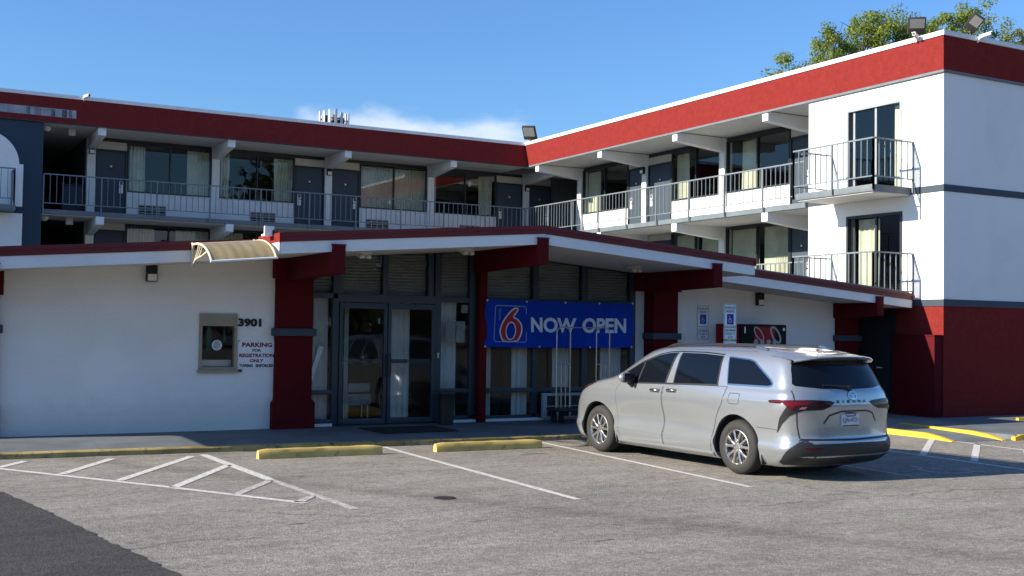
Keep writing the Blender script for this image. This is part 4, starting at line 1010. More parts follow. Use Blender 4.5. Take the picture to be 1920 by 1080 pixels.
def wheelchair(mb, mp, cx, cz, h):
    k = h/10.0; q = lambda a, b: (cx+a*k, cz+b*k)
    mb.add([mp(*q(-0.9+0.75*math.cos(2*PI*i/12), 4.0+0.75*math.sin(2*PI*i/12))) for i in range(12)], [tuple(range(12))])
    stroke(mb, [q(-0.9, 2.9), q(-0.55, 0.2), q(1.6, 0.2), q(2.5, -2.4), q(3.4, -2.0)], 0.85*k, mp)
    stroke(mb, [q(-0.75, 1.5), q(1.5, 1.5)], 0.7*k, mp)
    stroke(mb, [q(-0.3+2.6*math.cos(rad(a)), -1.2+2.6*math.sin(rad(a))) for a in range(125, 365, 12)], 0.7*k, mp)
def reserved(x0, x1, z0, z1, y, parent, lines_bottom=False):
    w = x1-x0; h = z1-z0; mp = wl(y-0.0085); xm = (x0+x1)/2
    g = MB(); stroke(g, rrect(x0+0.012, x1-0.012, z0+0.012, z1-0.012, 0.015), 0.008, mp, True)
    top = 0.315 if not lines_bottom else 0.0
    text_on(g, 'RESERVED', mp, x0+0.03, x1-0.03, z1-0.095, z1-0.045, 0.01)
    text_on(g, 'PARKING', mp, x0+0.05, x1-0.05, z1-0.165, z1-0.112, 0.01)
    obj('lettering', g, 'ink_green', parent)
    bs_ = 0.165; zc = z1-0.29
    g = MB(); g.prism(rrect(xm-bs_/2, xm+bs_/2, zc-0.1, zc+0.1, 0.008), lambda u, v, t: (u, y-0.0075-0.001*(1-t), v)); obj('symbol_panel', g, 'ink_blue', parent)
    g = MB(); wheelchair(g, wl(y-0.0105), xm-0.005, zc-0.01, 0.135); obj('wheelchair_symbol', g, 'ink_white', parent)
s2 = sign_plate('reserved_sign', 'grey-white reserved parking sign screwed to the white wall beside the dark red column', 15.16, 15.47, 1.985, 2.44, 19.193)
reserved(15.16, 15.47, 1.985, 2.44, 19.193, s2)
s3 = sign_plate('penalty_plate', 'small plate with van accessible penalty lines under the wall mounted reserved sign', 15.16, 15.47, 1.72, 1.955, 19.193)
g = MB(); stroke(g, rrect(15.172, 15.458, 1.732, 1.943, 0.015), 0.008, wl(19.1845), True)
for t, a, b, c, d in (('MAXIMUM', 15.20, 15.43, 1.88, 1.92), ('PENALTY', 15.20, 15.43, 1.82, 1.86), ('$250', 15.26, 15.37, 1.755, 1.80)): text_on(g, t, wl(19.1845), a, b, c, d, 0.01)
obj('lettering', g, 'ink_green', s3)
# sign on a post in front of the walkway
sp_ = thing('sign_post', 'pale blue-white reserved parking sign on a post just behind the minivan roof', 'sign', (14.43, 17.25, 0.13))
g = MB(); g.box(14.40, 14.46, 17.262, 17.285, 0.10, 2.40); obj('post', g, 'steel', sp_)
for nm, z0, z1 in (('sign_plate', 1.99, 2.425), ('penalty_plate', 1.74, 1.985), ('lower_plate', 1.48, 1.725)):
    g = MB(); g.prism(rrect(14.27, 14.585, z0, z1, 0.02), lambda u, v, t: (u, 17.25+0.006*t-0.001, v)); pl = obj(nm, g, 'sign_white', sp_)
    if nm == 'sign_plate': reserved(14.27, 14.585, z0, z1, 17.255, pl)
    else:
        g = MB(); mp = wl(17.2465); stroke(g, rrect(14.282, 14.573, z0+0.012, z1-0.012, 0.015), 0.008, mp, True)
        if nm == 'penalty_plate':
            for t, a, b, c, d in (('MAXIMUM', 14.31, 14.545, 1.90, 1.945), ('PENALTY', 14.31, 14.545, 1.835, 1.88), ('$250', 14.37, 14.49, 1.765, 1.81)): text_on(g, t, mp, a, b, c, d, 0.01)
        obj('lettering', g, 'ink_green', pl)

# wall lamps ---------------------------------------------------
def wall_lamp(fr, s, z, label, w=0.17, h=0.27, group='wall lamps with half-dark glass fronts', conduit=0.0):
    b = fr(s, 0, z); root = thing('wall_lamp', label, 'wall lamp', b, group)
    def bx(s0, s1, d0, d1, z0, z1):
        a, c = fr(s0, d0, z0), fr(s1, d1, z1); return MB().box(a[0], c[0], a[1], c[1], a[2], c[2])
    obj('housing', bx(s-w/2, s+w/2, -0.11, -0.004, z, z+h), 'black', root, bevel=0.012)
    obj('lens', bx(s-w/2+0.015, s+w/2-0.015, -0.118, -0.106, z+0.015, z+h*0.46), 'led', root, bevel=0.004)
    if conduit:
        g = MB(); g.tube([fr(s-0.01, -0.03, z+h-0.02), fr(s-0.01, -0.03, z+h+conduit*0.7), fr(s+0.005, -0.02, z+h+conduit)], 0.012, 6); obj('conduit', g, 'black', root)
    return root
fo_ = lambda s, d, z: (s, 19.2+d, z)
wall_lamp(fo_, 3.975, 2.575, 'black wall lamp alone on the office wall left of the service window', conduit=0.12)
wall_lamp(fo_, 16.83, 2.47, 'black wall lamp on the office wall above the drink machine', conduit=0.1)
fbp = lambda s, d, z: (s, BW-0.10+d, z); frp = lambda s, d, z: (RW-0.10+d, s, z)
wall_lamp(fbp, 5.86, F3+1.95, 'wall lamp on the leftmost white pilaster of the top floor, beside the passage')
wall_lamp(fbp, 13.60, F3+1.88, 'wall lamp on the top floor pilaster between the two adjoining doors')
wall_lamp(fbp, 21.42, F3+1.88, 'wall lamp on the shaded top floor pilaster at the inner corner')
wall_lamp(frp, 30.92, F3+1.88, 'wall lamp between the two doors of the sunlit right wing, top floor')
wall_lamp(fbp, 5.86, F2+1.95, 'wall lamp on the leftmost pilaster of the middle floor, just above the office roof')

# canopy fittings -------------------------------------------------
def downlight(x, y, label):
    zt = rz_(x)-0.302; root = thing('canopy_light', label, 'ceiling light', (x, y, zt), 'pale fittings under the entrance canopy')
    g = MB(); g.lathe([(0, -0.10), (0.05, -0.095), (0.10, -0.06), (0.16, -0.03), (0.16, 0.0), (0, 0)], (x, y, zt), n=18); obj('housing', g, 'cream', root, smooth=40)
    g = MB(); g.box(x-0.1, x-0.02, y-0.14, y-0.06, zt-0.11, zt-0.05); g.box(x+0.02, x+0.1, y-0.14, y-0.06, zt-0.11, zt-0.05); obj('lamp_head', g, 'cream', root, bevel=0.012)
downlight(7.05, 17.7, 'pale twin head fitting under the canopy right of the first red beam')
downlight(9.05, 17.9, 'pale twin head fitting under the canopy just left of the middle beam')
downlight(10.75, 18.2, 'pale twin head fitting under the canopy just right of the middle beam')
downlight(12.9, 18.3, 'pale twin head fitting under the canopy near the right column')

# flood lights on the roof edge ---------------------------------
def flood(p, aim, tilt, label, size=(0.42, 0.30), stem=0.45, roll=0.0):
    root = thing('flood_light', label, 'flood light', p, 'flood lights on the motel roof edge')
    x, y, z = p
    g = MB(); g.tube([(x, y, z-0.15), (x, y, z+stem)], 0.035, 8); g.lathe([(0.06, stem-0.04), (0.06, stem+0.04), (0, stem+0.04)], p, n=10); obj('stem', g, 'bronze', root, smooth=40)
    w, h = size
    mt = Matrix.Translation((x, y, z+stem+0.10)) @ Matrix.Rotation(roll, 4, Vector((math.sin(yaw), math.cos(yaw), 0))) @ Matrix.Rotation(aim, 4, 'Z') @ Matrix.Rotation(tilt, 4, 'X')
    g = MB(); g.box(-w/2, w/2, -0.10, 0.02, -0.07, h); g.box(-w*0.3, w*0.3, 0.02, 0.09, -0.05, h*0.7); g.xf(mt); obj('housing', g, 'bronze', root, bevel=0.015)
    g = MB(); g.box(-w/2+0.035, w/2-0.035, -0.108, -0.099, 0.075, h-0.03); g.xf(mt); obj('lens', g, 'flood_lens', root)
flood((20.95, 36.3, 8.4), rad(-52), rad(40), 'dark flood light standing at the inner corner of the two roofs', (0.50, 0.46), 0.42, rad(4))
flood((21.3, 18.85, 8.45), rad(-38), rad(22), 'broad dark flood light on the right wing roof, face towards the lot', (0.40, 0.32), 0.48)
flood((22.02, 17.9, 8.45), rad(-30), rad(34), 'dark flood light turned aside at the outer corner of the right wing roof', (0.29, 0.33), 0.46, rad(34))
# security cameras ----------------------------------------------
def camera_(p, aim, pitch, label, s=1.0):
    root = thing('security_camera', label, 'security camera', p, 'white bullet cameras')
    x, y, z = p
    mt = Matrix.Translation(p) @ Matrix.Rotation(aim, 4, 'Z') @ Matrix.Rotation(pitch, 4, 'X')
    g = MB(); g.tube([(0, 0.0, 0), (0, -0.12*s, 0.02), (0, -0.30*s, 0.02)], [0.05*s, 0.055*s, 0.055*s], 10); g.box(-0.06*s, 0.06*s, -0.34*s, -0.02, 0.055*s, 0.075*s); g.xf(mt); obj('housing', g, 'cam_white', root, smooth=40)
    g = MB(); g.lathe([(0.045*s, -0.303*s), (0, -0.304*s)], (0, 0, 0.02), 'y', 10); g.xf(mt); obj('lens', g, 'black', root)
    g = MB(); g.tube([(x, y, z+0.02), (x, y, z-0.02*s), (x+0.0, y+0.06*s, z-0.10*s)], 0.028*s, 8); obj('bracket', g, 'cam_white', root)
camera_((20.33, 17.95, 8.52), rad(-70), rad(-12), 'white security camera on the sunlit roof edge near the outer corner', .72)
camera_((21.45, 17.2, 8.52), rad(35), rad(-14), 'white security camera on the shaded roof edge right of the outer corner', .85)
camera_((5.33, 35.66, 8.52), rad(30), rad(-8), 'white security camera on the back wing roof edge above the old sign scar', .8)
camera_((1.70, 19.15, 2.66), rad(-25), rad(-15), 'white security camera tucked under the eave at the far left of the office', 0.8)

# awning over the service window --------------------------------
aw = thing('awning', 'yellowed translucent door awning fixed to the eave over the service window', 'awning', (4.9, 17.62, 3.0))
m, nt, bs = new_mat('aged_polycarbonate')
cc = ramp(nt, noise(nt, 3.5, 5, 0.6, None, (1, 1, 1)), 0.3, (0.36, 0.275, 0.13), 0.7, (0.46, 0.37, 0.20)); nt.links.new(cc, bs.inputs['Base Color'])
bs.inputs['Roughness'].default_value = 0.35; M['poly'] = m
tl = nt.nodes.new('ShaderNodeBsdfTranslucent'); nt.links.new(cc, tl.inputs['Color']); mx = nt.nodes.new('ShaderNodeMixShader'); mx.inputs[0].default_value = 0.35
nt.links.new(bs.outputs[0], mx.inputs[1]); nt.links.new(tl.outputs[0], mx.inputs[2]); nt.links.new(mx.outputs[0], nt.nodes['Material Output'].inputs['Surface'])
M['ivory'] = paint('ivory_bracket', (0.62, 0.55, 0.38), 0.45, 0.08, 5, 50, 0.05)
AWX0, AWX1 = 4.34, 5.31
def arc_pt(t):   # t 0 at the back top, 1 at the front lip
    a = rad(96-74*t); r = 0.80
    return (17.60-0.0-r*math.cos(rad(22))*0 - (math.sin(rad(90)-a))*r*1.02-0.084, 3.12-0.78+r*math.sin(a)-0.02)
ap = [arc_pt(i/12) for i in range(13)]
dz = 3.16-ap[0][1]; dy = 17.62-ap[0][0]; ky = (16.80-17.90)/(ap[-1][0]-ap[0][0]); kz = (2.815-3.13)/(ap[-1][1]-ap[0][1])
ap = [(17.90+(y-ap[0][0])*ky, 3.13+(z-ap[0][1])*kz) for y, z in [arc_pt(i/12) for i in range(13)]]
tl_ = lambda x: 0.10*(x-AWX0)                 # it follows the slope of the eave
g = MB(); g.grid(24, 12, lambda u, v: (AWX0+(AWX1-AWX0)*u, ap[min(12, int(round(v*12)))][0], ap[min(12, int(round(v*12)))][1]+tl_(AWX0+(AWX1-AWX0)*u)+0.004*math.sin(u*40)))
obj('canopy_sheet', g, 'poly', aw, smooth=180)
for x in (AWX0, AWX1):
    g = MB(); g.tube([(x, y, z+tl_(x)-0.004) for y, z in ap], 0.020, 8)
    base_ = (17.64, 2.80+tl_(x))
    g.tube([(x, 17.95, 3.16+tl_(x)), (x, 17.95, 2.78+tl_(x))], 0.024, 8)
    low = [(17.94, 2.80), (17.78, 2.88), (17.58, 2.91), (17.40, 2.92), (ap[8][0], ap[8][1]-0.02)]
    g.tube([(x, y, z+tl_(x)) for y, z in low], 0.016, 8)
    for i, (y, z) in enumerate(((17.84, 2.86), (17.70, 2.90), (17.56, 2.91))):
        t = ap[3+i]; g.tube([(x, y, z+tl_(x)), (x, (y+t[0])/2-0.03, (z+t[1])/2+tl_(x)), (x, t[0], t[1]+tl_(x))], 0.011, 6)
    obj('side_bracket', g, 'ivory', aw, smooth=50)
g = MB(); g.tube([(AWX0-0.02, ap[-1][0], ap[-1][1]+tl_(AWX0)), (AWX1+0.02, ap[-1][0], ap[-1][1]+tl_(AWX1))], 0.017, 8); obj('front_rail', g, 'sign_white', aw, smooth=50)
g = MB(); g.tube([(AWX0-0.02, ap[0][0], ap[0][1]+tl_(AWX0)), (AWX1+0.02, ap[0][0], ap[0][1]+tl_(AWX1))], 0.017, 8); obj('back_rail', g, 'ivory', aw, smooth=50)
rp = thing('roof_clip', 'small white bracket block on the red roof corner behind the awning', 'bracket', (5.36, 17.3, 3.3))
g = MB(); g.box(5.25, 5.40, 17.22, 17.27, 3.27, 3.42); g.box(5.25, 5.40, 17.27, 17.40, 3.27, 3.30); obj('plate', g, 'sign_white', rp, bevel=0.004)
g = MB(); g.box(5.37, 5.405, 17.205, 17.219, 3.28, 3.36); obj('slot', g, 'black', rp)

# luggage cart --------------------------------------------------
lc = thing('luggage_cart', 'steel birdcage luggage cart with black deck in front of the lobby windows', 'luggage cart', (11.9, 18.5, 0.13))
M['chrome_dull'] = paint('worn_chrome', (0.46, 0.45, 0.40), 0.3, 0.15, 5, 50, 0.03, 0.001, metal=0.85)
for x0, x1 in ((11.33, 11.63), (12.19, 12.49)):
    g = MB(); y = 18.55 if x0 < 12 else 18.5
    arch = [(x0, y, 0.42), (x0, y, 1.85)] + [((x0+x1)/2+(x0-x1)/2*math.cos(rad(a)), y, 1.85+0.09*math.sin(rad(a))) for a in range(15, 180, 15)] + [(x1, y, 1.85), (x1, y, 0.42)]
    g.tube(arch, 0.0125, 8); obj('upright', g, 'chrome_dull', lc, smooth=50)
    g = MB(); g.tube([(x0, y, 1.235), (x1, y, 1.235)], 0.012, 8)
    for k in (0.36, 0.68): g.tube([(x0+(x1-x0)*k, y, 0.42), (x0+(x1-x0)*k, y, 1.235)], 0.011, 8)
    obj('side_rack', g, 'chrome_dull', lc, smooth=50)
g = MB(); g.tube([(11.55, 18.55, 1.935), (12.27, 18.5, 1.935)], 0.011, 8); obj('top_rail', g, 'chrome_dull', lc, smooth=50)
g = MB(); g.prism(rrect(11.22, 12.60, 18.28, 18.78, 0.08), lambda u, v, t: (u, v, 0.36+0.05*t)); obj('deck', g, 'black', lc, bevel=0.01)
g = MB(); g.tube([(11.22, 18.27, 0.385), (12.60, 18.27, 0.385)], 0.022, 8); obj('bumper_rail', g, 'black', lc)
for x, y in ((11.36, 18.4), (12.46, 18.4), (11.36, 18.68), (12.46, 18.68)):
    g = MB(); g.lathe([(0, -0.02), (0.095, -0.02), (0.1, 0.0), (0.095, 0.02), (0, 0.02)], (x, y, 0.232), 'x', 18); g.box(x-0.03, x-0.022, y-0.03, y+0.03, 0.22, 0.36); g.box(x+0.022, x+0.03, y-0.03, y+0.03, 0.22, 0.36); obj('wheel', g, 'black', lc, smooth=40)
# air conditioner casing in the glazing
ac = thing('air_conditioner', 'white air conditioner casing low in the lobby glazing behind the luggage cart', 'air conditioner', (11.9, 19.3, 0.16))
g = MB(); g.box(11.41, 12.45, 19.24, 19.33, 0.18, 0.64)
obj('back_panel', g, 'black', ac)
g = MB(); g.box(11.41, 11.50, 19.16, 19.24, 0.17, 0.66); g.box(12.36, 12.45, 19.16, 19.24, 0.17, 0.66); g.box(11.50, 12.36, 19.16, 19.24, 0.60, 0.655); g.box(11.50, 12.36, 19.16, 19.24, 0.175, 0.20); obj('case', g, 'case_grey', ac, bevel=0.006)
g = MB()
for x in (11.76, 12.05): g.box(x-0.01, x+0.01, 19.18, 19.23, 0.20, 0.60)
for z in (0.32, 0.40): g.box(11.50, 12.36, 19.19, 19.22, z-0.008, z+0.008)
obj('grille', g, 'case_grey', ac)
# litter bin and mat
tb = thing('trash_can', 'black cylindrical trash can beside the entrance doors', 'trash can', (9.24, 18.98, 0.13))
g = MB(); g.lathe([(0.0, 0), (0.135, 0), (0.15, 0.30), (0.158, 0.56), (0.166, 0.575), (0.166, 0.60), (0.150, 0.60), (0.14, 0.30), (0, 0.28)], (9.24, 18.98, 0.13), n=28); obj('body', g, 'black', tb, smooth=40)
g = MB(); g.lathe([(0.150, 0.602), (0.172, 0.602), (0.172, 0.565), (0.166, 0.565)], (9.24, 18.98, 0.13), n=28); obj('rim', g, 'bronze', tb, smooth=40)
g = MB(); g.prism(rrect(7.44, 8.86, 17.62, 18.74, 0.03), lambda u, v, t: (u, v, 0.133+0.012*t)); tag(obj('door_mat', g, 'blackmatte', None, base=(8.15, 18.2, 0.133), bevel=0.003), 'black rubber mat on the walkway in front of the entrance doors', 'door mat')
# drink machine
vm = thing('drink_machine', 'black and red soft drink vending machine against the white office wall behind the minivan', 'vending machine', (16.35, 18.75, 0.13))
M['vm_red'] = paint('machine_red', (0.28, 0.008, 0.014), 0.5, 0.08, 2, 50, 0.03, spec=0.15)
M['vm_black'] = paint('machine_black', (0.008, 0.008, 0.009), 0.6, 0.1, 2, 50, 0, spec=0.1)
M['vm_grey'] = paint('machine_grey', (0.30, 0.30, 0.29), 0.35, 0.08, 2, 50, 0)
vx0, vx1, vy, vt = 15.66, 16.95, 18.42, 2.06
g = MB(); g.box(vx0, vx1, vy+0.05, 19.19, 0.16, vt); obj('cabinet', g, 'vm_red', vm, bevel=0.02)
g = MB(); g.box(vx0+0.02, vx1-0.02, vy, vy+0.049, 0.20, vt-0.01); fr_d = obj('front_door', g, 'vm_black', vm, bevel=0.015)
mp = wl(vy-0.003)
g = MB(); a0, a1 = vx0+0.35, vx1-0.05
g.add([mp(*q) for q in ((a0, 0.7), (a0+0.42, 0.7), (a0+0.62, vt-0.06), (a0+0.05, vt-0.06))], [(0, 1, 2, 3)]); obj('front_graphic', g, 'vm_red', fr_d)
g = MB(); mp2 = wl(vy-0.006)
def ell(cx, cz, a, b, th, k=26): return [(cx+a*math.cos(t)*math.cos(th)-b*math.sin(t)*math.sin(th), cz+a*math.cos(t)*math.sin(th)+b*math.sin(t)*math.cos(th)) for t in [2*PI*i/k for i in range(k)]]
stroke(g, ell(a0+0.16, vt-0.20, 0.17, 0.075, rad(-48)), 0.03, mp2, True); stroke(g, ell(a0+0.62, vt-0.22, 0.19, 0.09, rad(-55)), 0.045, mp2, True)
obj('swirl_graphic', g, 'vm_grey', fr_d)
g = MB()
for i in range(4): g.lathe([(0, -0.012), (0.05, -0.012), (0.058, 0.0)], (a0+0.08+i*0.17, vy-0.004, vt-0.37), 'y', 16)
obj('selection_button', g, 'vm_grey', fr_d)
g = MB(); g.box(a1-0.07, a1-0.02, vy-0.008, vy-0.001, vt-0.13, vt-0.07); g.box(vx0+0.12, vx0+0.15, vy-0.008, vy-0.001, vt-0.19, vt-0.06); obj('label_plate', g, 'led', fr_d)
# drain cover in the lot
mc = tag(obj('drain_cover', MB().lathe([(0, 0.008), (0.11, 0.008), (0.125, 0.0055), (0.125, -0.01)], (5.65, 11.6, 0), n=28), 'bronze', None, base=(5.65, 11.6, 0)), 'small dark round utility cover set in the asphalt left of the stall line', 'utility cover')
# things seen through the glass
lp = thing('leaning_poster', 'white placard leaning inside the left sidelight of the entrance', 'poster', (6.95, 19.55, 1.0))
g = MB(); g.add([(6.80, 19.50, 0.96), (6.86, 19.50, 0.93), (7.06, 19.50, 1.52), (6.97, 19.50, 1.55)], [(0, 1, 2, 3)]); g.add([(x, y+0.015, z) for x, y, z in g.v], [(0, 1, 2, 3)]); obj('board', g, 'sign_white', lp)
cb_ = thing('wheeled_bin', 'dark tapered waste bin standing inside the left entrance door', 'bin', (7.62, 20.3, 0.138))
g = MB(); g.lathe([(0, 0), (0.20, 0.0), (0.25, 1.0), (0, 1.0)], (7.62, 20.3, 0.145), n=4); obj('body', g, 'navy', cb_, bevel=0.02)
g = MB(); g.box(7.38, 7.86, 20.06, 20.54, 1.15, 1.20); g.tube([(7.40, 20.02, 1.17), (7.84, 20.02, 1.17)], 0.02, 8); obj('lid', g, 'navy', cb_, bevel=0.01)
wb = thing('white_cart', 'low white cabinet on castors inside the left entrance door', 'cabinet', (8.1, 20.6, 0.138))
g = MB(); g.box(7.85, 8.35, 20.4, 20.8, 0.42, 0.62); g.box(7.87, 8.33, 20.42, 20.78, 0.66, 0.82); obj('body', g, 'sheer', wb, bevel=0.01)
g = MB()
for x in (7.9, 8.3):
    for y in (20.45, 20.75): g.tube([(x, y, 0.15), (x, y, 0.42)], 0.018, 8)
obj('leg', g, 'steel', wb)
rd = thing('red_armchair', 'dark red upholstered chair seen through the right entrance door', 'chair', (9.1, 20.9, 0.138))
g = MB(); g.box(8.85, 9.35, 20.7, 21.2, 0.45, 0.58); obj('seat', g, 'dark_red', rd, bevel=0.04)
g = MB(); g.box(8.85, 9.35, 21.16, 21.28, 0.58, 1.55); obj('backrest', g, 'dark_red', rd, bevel=0.05)
for x in (8.88, 9.32):
    for y in (20.73, 21.2): obj('leg', MB().tube([(x, y, 0.14), (x, y, 0.45)], 0.02, 8), 'black', rd)
# ------------------------------------------------------------------ silver minivan (built along +y, then turned into its stall)
def lerp_tab(tab, z):
    """monotone smooth interpolation of (z, value) pairs"""
    n = len(tab)
    if z <= tab[0][0]: return tab[0][1]
    if z >= tab[-1][0]: return tab[-1][1]
    for i in range(n-1):
        if tab[i][0] <= z <= tab[i+1][0]: break
    def sl(k):
        if k <= 0 or k >= n-1:
            a = max(0, min(n-2, k if k < n-1 else n-2)); return (tab[a+1][1]-tab[a][1])/(tab[a+1][0]-tab[a][0])
        d0 = (tab[k][1]-tab[k-1][1])/(tab[k][0]-tab[k-1][0]); d1 = (tab[k+1][1]-tab[k][1])/(tab[k+1][0]-tab[k][0])
        return 0 if d0*d1 <= 0 else 2*d0*d1/(d0+d1)
    h = tab[i+1][0]-tab[i][0]; t = (z-tab[i][0])/h; m0, m1 = sl(i)*h, sl(i+1)*h
    return (2*t**3-3*t*t+1)*tab[i][1]+(t**3-2*t*t+t)*m0+(-2*t**3+3*t*t)*tab[i+1][1]+(t**3-t*t)*m1
HW = [(.17, .86), (.22, .915), (.28, .945), (.36, .970), (.40, .982), (.435, .980), (.47, .966), (.52, .956), (.60, .952), (.72, .962), (.84, .978), (.93, .986), (1.00, .986), (1.03, .975), (1.06, .962), (1.11, .948), (1.15, .925), (1.25, .890), (1.40, .830), (1.50, .785), (1.56, .745), (1.61, .685), (1.65, .61), (1.685, .49), (1.71, .33), (1.725, .17), (1.73, .03)]
YF = [(.17, 2.30), (.25, 2.46), (.40, 2.50), (.60, 2.50), (.72, 2.47), (.82, 2.42), (.90, 2.36), (.96, 2.30), (1.02, 2.20), (1.07, 2.08), (1.11, 1.93), (1.145, 1.76), (1.18, 1.60), (1.25, 1.42), (1.40, 1.17), (1.52, .97), (1.60, .83), (1.65, .68), (1.685, .48), (1.71, .22), (1.725, -.15), (1.73, -.45)]
YR = [(.17, -2.45), (.24, -2.60), (.34, -2.70), (.50, -2.715), (.56, -2.68), (.80, -2.665), (.95, -2.675), (1.05, -2.66), (1.14, -2.635), (1.18, -2.61), (1.35, -2.54), (1.50, -2.46), (1.56, -2.42), (1.61, -2.32), (1.65, -2.16), (1.685, -1.92), (1.71, -1.62), (1.725, -1.2), (1.73, -.8)]
hw = lambda z: lerp_tab(HW, z); yf_ = lambda z: lerp_tab(YF, z); yr_ = lambda z: lerp_tab(YR, z)
NF, NR = 2.5, 2.6
def Lf(z): return min(0.62, (yf_(z)-yr_(z))*0.35)
def Lr(z): return min(0.40, (yf_(z)-yr_(z))*0.35)
def flare_(y, z):
    f = 0.0
    for yc in (1.53, -1.53): f += 0.026*math.exp(-((y-yc)/0.55)**2)*math.exp(-((z-0.72)/0.17)**2)
    # hollow of the doors between the wheels, rising towards the rear haunch
    f -= 0.032*math.exp(-((y-0.15)/0.80)**4)*math.exp(-((z-0.60)/0.15)**2)
    return f
def side_x(y, z):
    yf, yr, lf, lr = yf_(z), yr_(z), Lf(z), Lr(z)
    if y > yf-lf: t = min(1, (y-(yf-lf))/lf); f = (1-t**NF)**(1/NF)
    elif y < yr+lr: t = min(1, ((yr+lr)-y)/lr); f = (1-t**NR)**(1/NR)
    else: f = 1.0
    return (hw(z)+flare_(y, z))*f
def rear_y(x, z):
    t = min(1, abs(x)/hw(z)); return yr_(z)+Lr(z)*(1-(1-t**NR)**(1/NR))
def front_y(x, z):
    t = min(1, abs(x)/hw(z)); return yf_(z)-Lf(z)*(1-(1-t**NF)**(1/NF))
ANG = .055
side_ = Vector((math.cos(ANG), math.sin(ANG), 0))
van = thing('minivan', 'silver minivan parked nose-in in front of the office, rear towards the camera', 'minivan', (10.037+.965*math.cos(ANG), 13.499+.965*math.sin(ANG), 0), rz=ANG)
# paint
m, nt, bs = new_mat('silver_paint')
fl = ramp(nt, noise(nt, 900, 1), 0.3, (0.325, 0.348, 0.364), 0.7, (0.39, 0.414, 0.432)); nt.links.new(fl, bs.inputs['Base Color'])
bs.inputs['Metallic'].default_value = 0.62; bs.inputs['Roughness'].default_value = 0.24; bs.inputs['Coat Weight'].default_value = 1.0; bs.inputs['Coat Roughness'].default_value = 0.03
M['silver'] = m
def dark_glass(name, col, r=0.02):
    m, nt, bs = new_mat(name); bs.inputs['Base Color'].default_value = (*col, 1); bs.inputs['Roughness'].default_value = r
    bs.inputs['Specular IOR Level'].default_value = 0.24
    return m
M['tint'] = dark_glass('tinted_glass', (0.004, 0.006, 0.010))
M['lampred'] = dark_glass('red_lamp_lens', (0.11, 0.006, 0.014), 0.08)
M['lampdark'] = dark_glass('smoked_lamp_lens', (0.025, 0.010, 0.012), 0.08)
M['lampclear'] = dark_glass('clear_lamp_lens', (0.20, 0.13, 0.13), 0.1)
M['amber'] = dark_glass('amber_lamp_lens', (0.40, 0.09, 0.01), 0.1)
M['trim_black'] = paint('black_trim', (0.018, 0.019, 0.021), 0.4, 0.1, 5, 80, 0.03, 0.001)
M['bumper_black'] = paint('bumper_plastic', (0.022, 0.024, 0.028), 0.5, 0.1, 3, 120, 0.1, 0.001)
M['tyre'] = paint('tyre_rubber', (0.030, 0.029, 0.028), 0.8, 0.15, 8, 90, 0.15, 0.002)
M['chrome'] = paint('chrome_trim', (0.62, 0.62, 0.61), 0.14, 0.04, 5, 60, 0, metal=1.0)
M['wheel_metal'] = paint('machined_wheel', (0.58, 0.57, 0.55), 0.25, 0.08, 9, 60, 0.02, 0.001, metal=0.9)
M['wheel_dark'] = paint('wheel_pockets', (0.05, 0.05, 0.052), 0.5, 0.1, 9, 60, 0.02, 0.001)
M['gap'] = paint('panel_gap', (0.012, 0.012, 0.013), 0.7, 0.1, 9, 60, 0)
# body shell from horizontal slices
zs = sorted(set([round(.17+.56*i/26, 4) for i in range(27)]+[round(.73+.47*i/24, 4) for i in range(25)]+[round(1.2+.36*i/12, 4) for i in range(13)]+[1.575, 1.59, 1.605, 1.62, 1.635, 1.648, 1.66, 1.672, 1.683, 1.694, 1.703, 1.711, 1.718, 1.724, 1.728, 1.73]))
def slice_pts(z):
    yf, yr, lf, lr, h = yf_(z), yr_(z), Lf(z), Lr(z), hw(z); half = []
    nf, ns, nr = 16, 56, 16
    for i in range(nf):
        a = (PI/2)*(1-i/nf); s, c = math.sin(a), math.cos(a)
        half.append((h*abs(c)**(2/NF), yf-lf+lf*abs(s)**(2/NF)))
    for i in range(ns+1):
        y = (yf-lf)+((yr+lr)-(yf-lf))*i/ns; half.append((h+flare_(y, z), y))
    for i in range(1, nr+1):
        a = (PI/2)*i/nr; s, c = math.sin(a), math.cos(a)
        half.append((h*abs(c)**(2/NR), yr+lr-lr*abs(s)**(2/NR)))
    left = [(-x, y, z) for x, y in half]; right = [(x, y, z) for x, y in half[1:-1]][::-1]
    return left+right
body = MB(); rings = [slice_pts(z) for z in zs]; n = len(rings[0])
vs = [v for r in rings for v in r]; fs = []
for i in range(len(rings)-1):
    for k in range(n): fs.append((i*n+k, i*n+(k+1) % n, (i+1)*n+(k+1) % n, (i+1)*n+k))
fs.append(tuple(range(n-1, -1, -1))); fs.append(tuple(range((len(rings)-1)*n, len(rings)*n)))
body.add(vs, fs)
bo = obj('body', body, 'silver', van, local=True, weld=True)
# cut the wheel arches
cut = MB()
for yc in (1.53, -1.53):
    for sx in (-1, 1):
        rr = 0.425 if yc > 0 else 0.435
        prof = [(0, -0.3), (rr, -0.3), (rr, 0.2), (0, 0.2)]
        cut.lathe(prof, (sx*0.93, yc, 0.365), 'x', 48)
co_ = obj('cutter', cut, 'gap', van, local=True, weld=True)
md = bo.modifiers.new('arches', 'BOOLEAN'); md.object = co_; md.operation = 'DIFFERENCE'; md.solver = 'EXACT'
bpy.context.view_layer.update()
dg = bpy.context.evaluated_depsgraph_get(); me = bpy.data.meshes.new_from_object(bo.evaluated_get(dg))
bo.modifiers.clear(); old = bo.data; bo.data = me; me.name = 'body'
bpy.data.objects.remove(co_)
me.materials.clear(); me.materials.append(M['silver'])
for p in me.polygons: p.use_smooth = True; p.material_index = 0
try: me.set_sharp_from_angle(angle=rad(38))
except Exception: pass
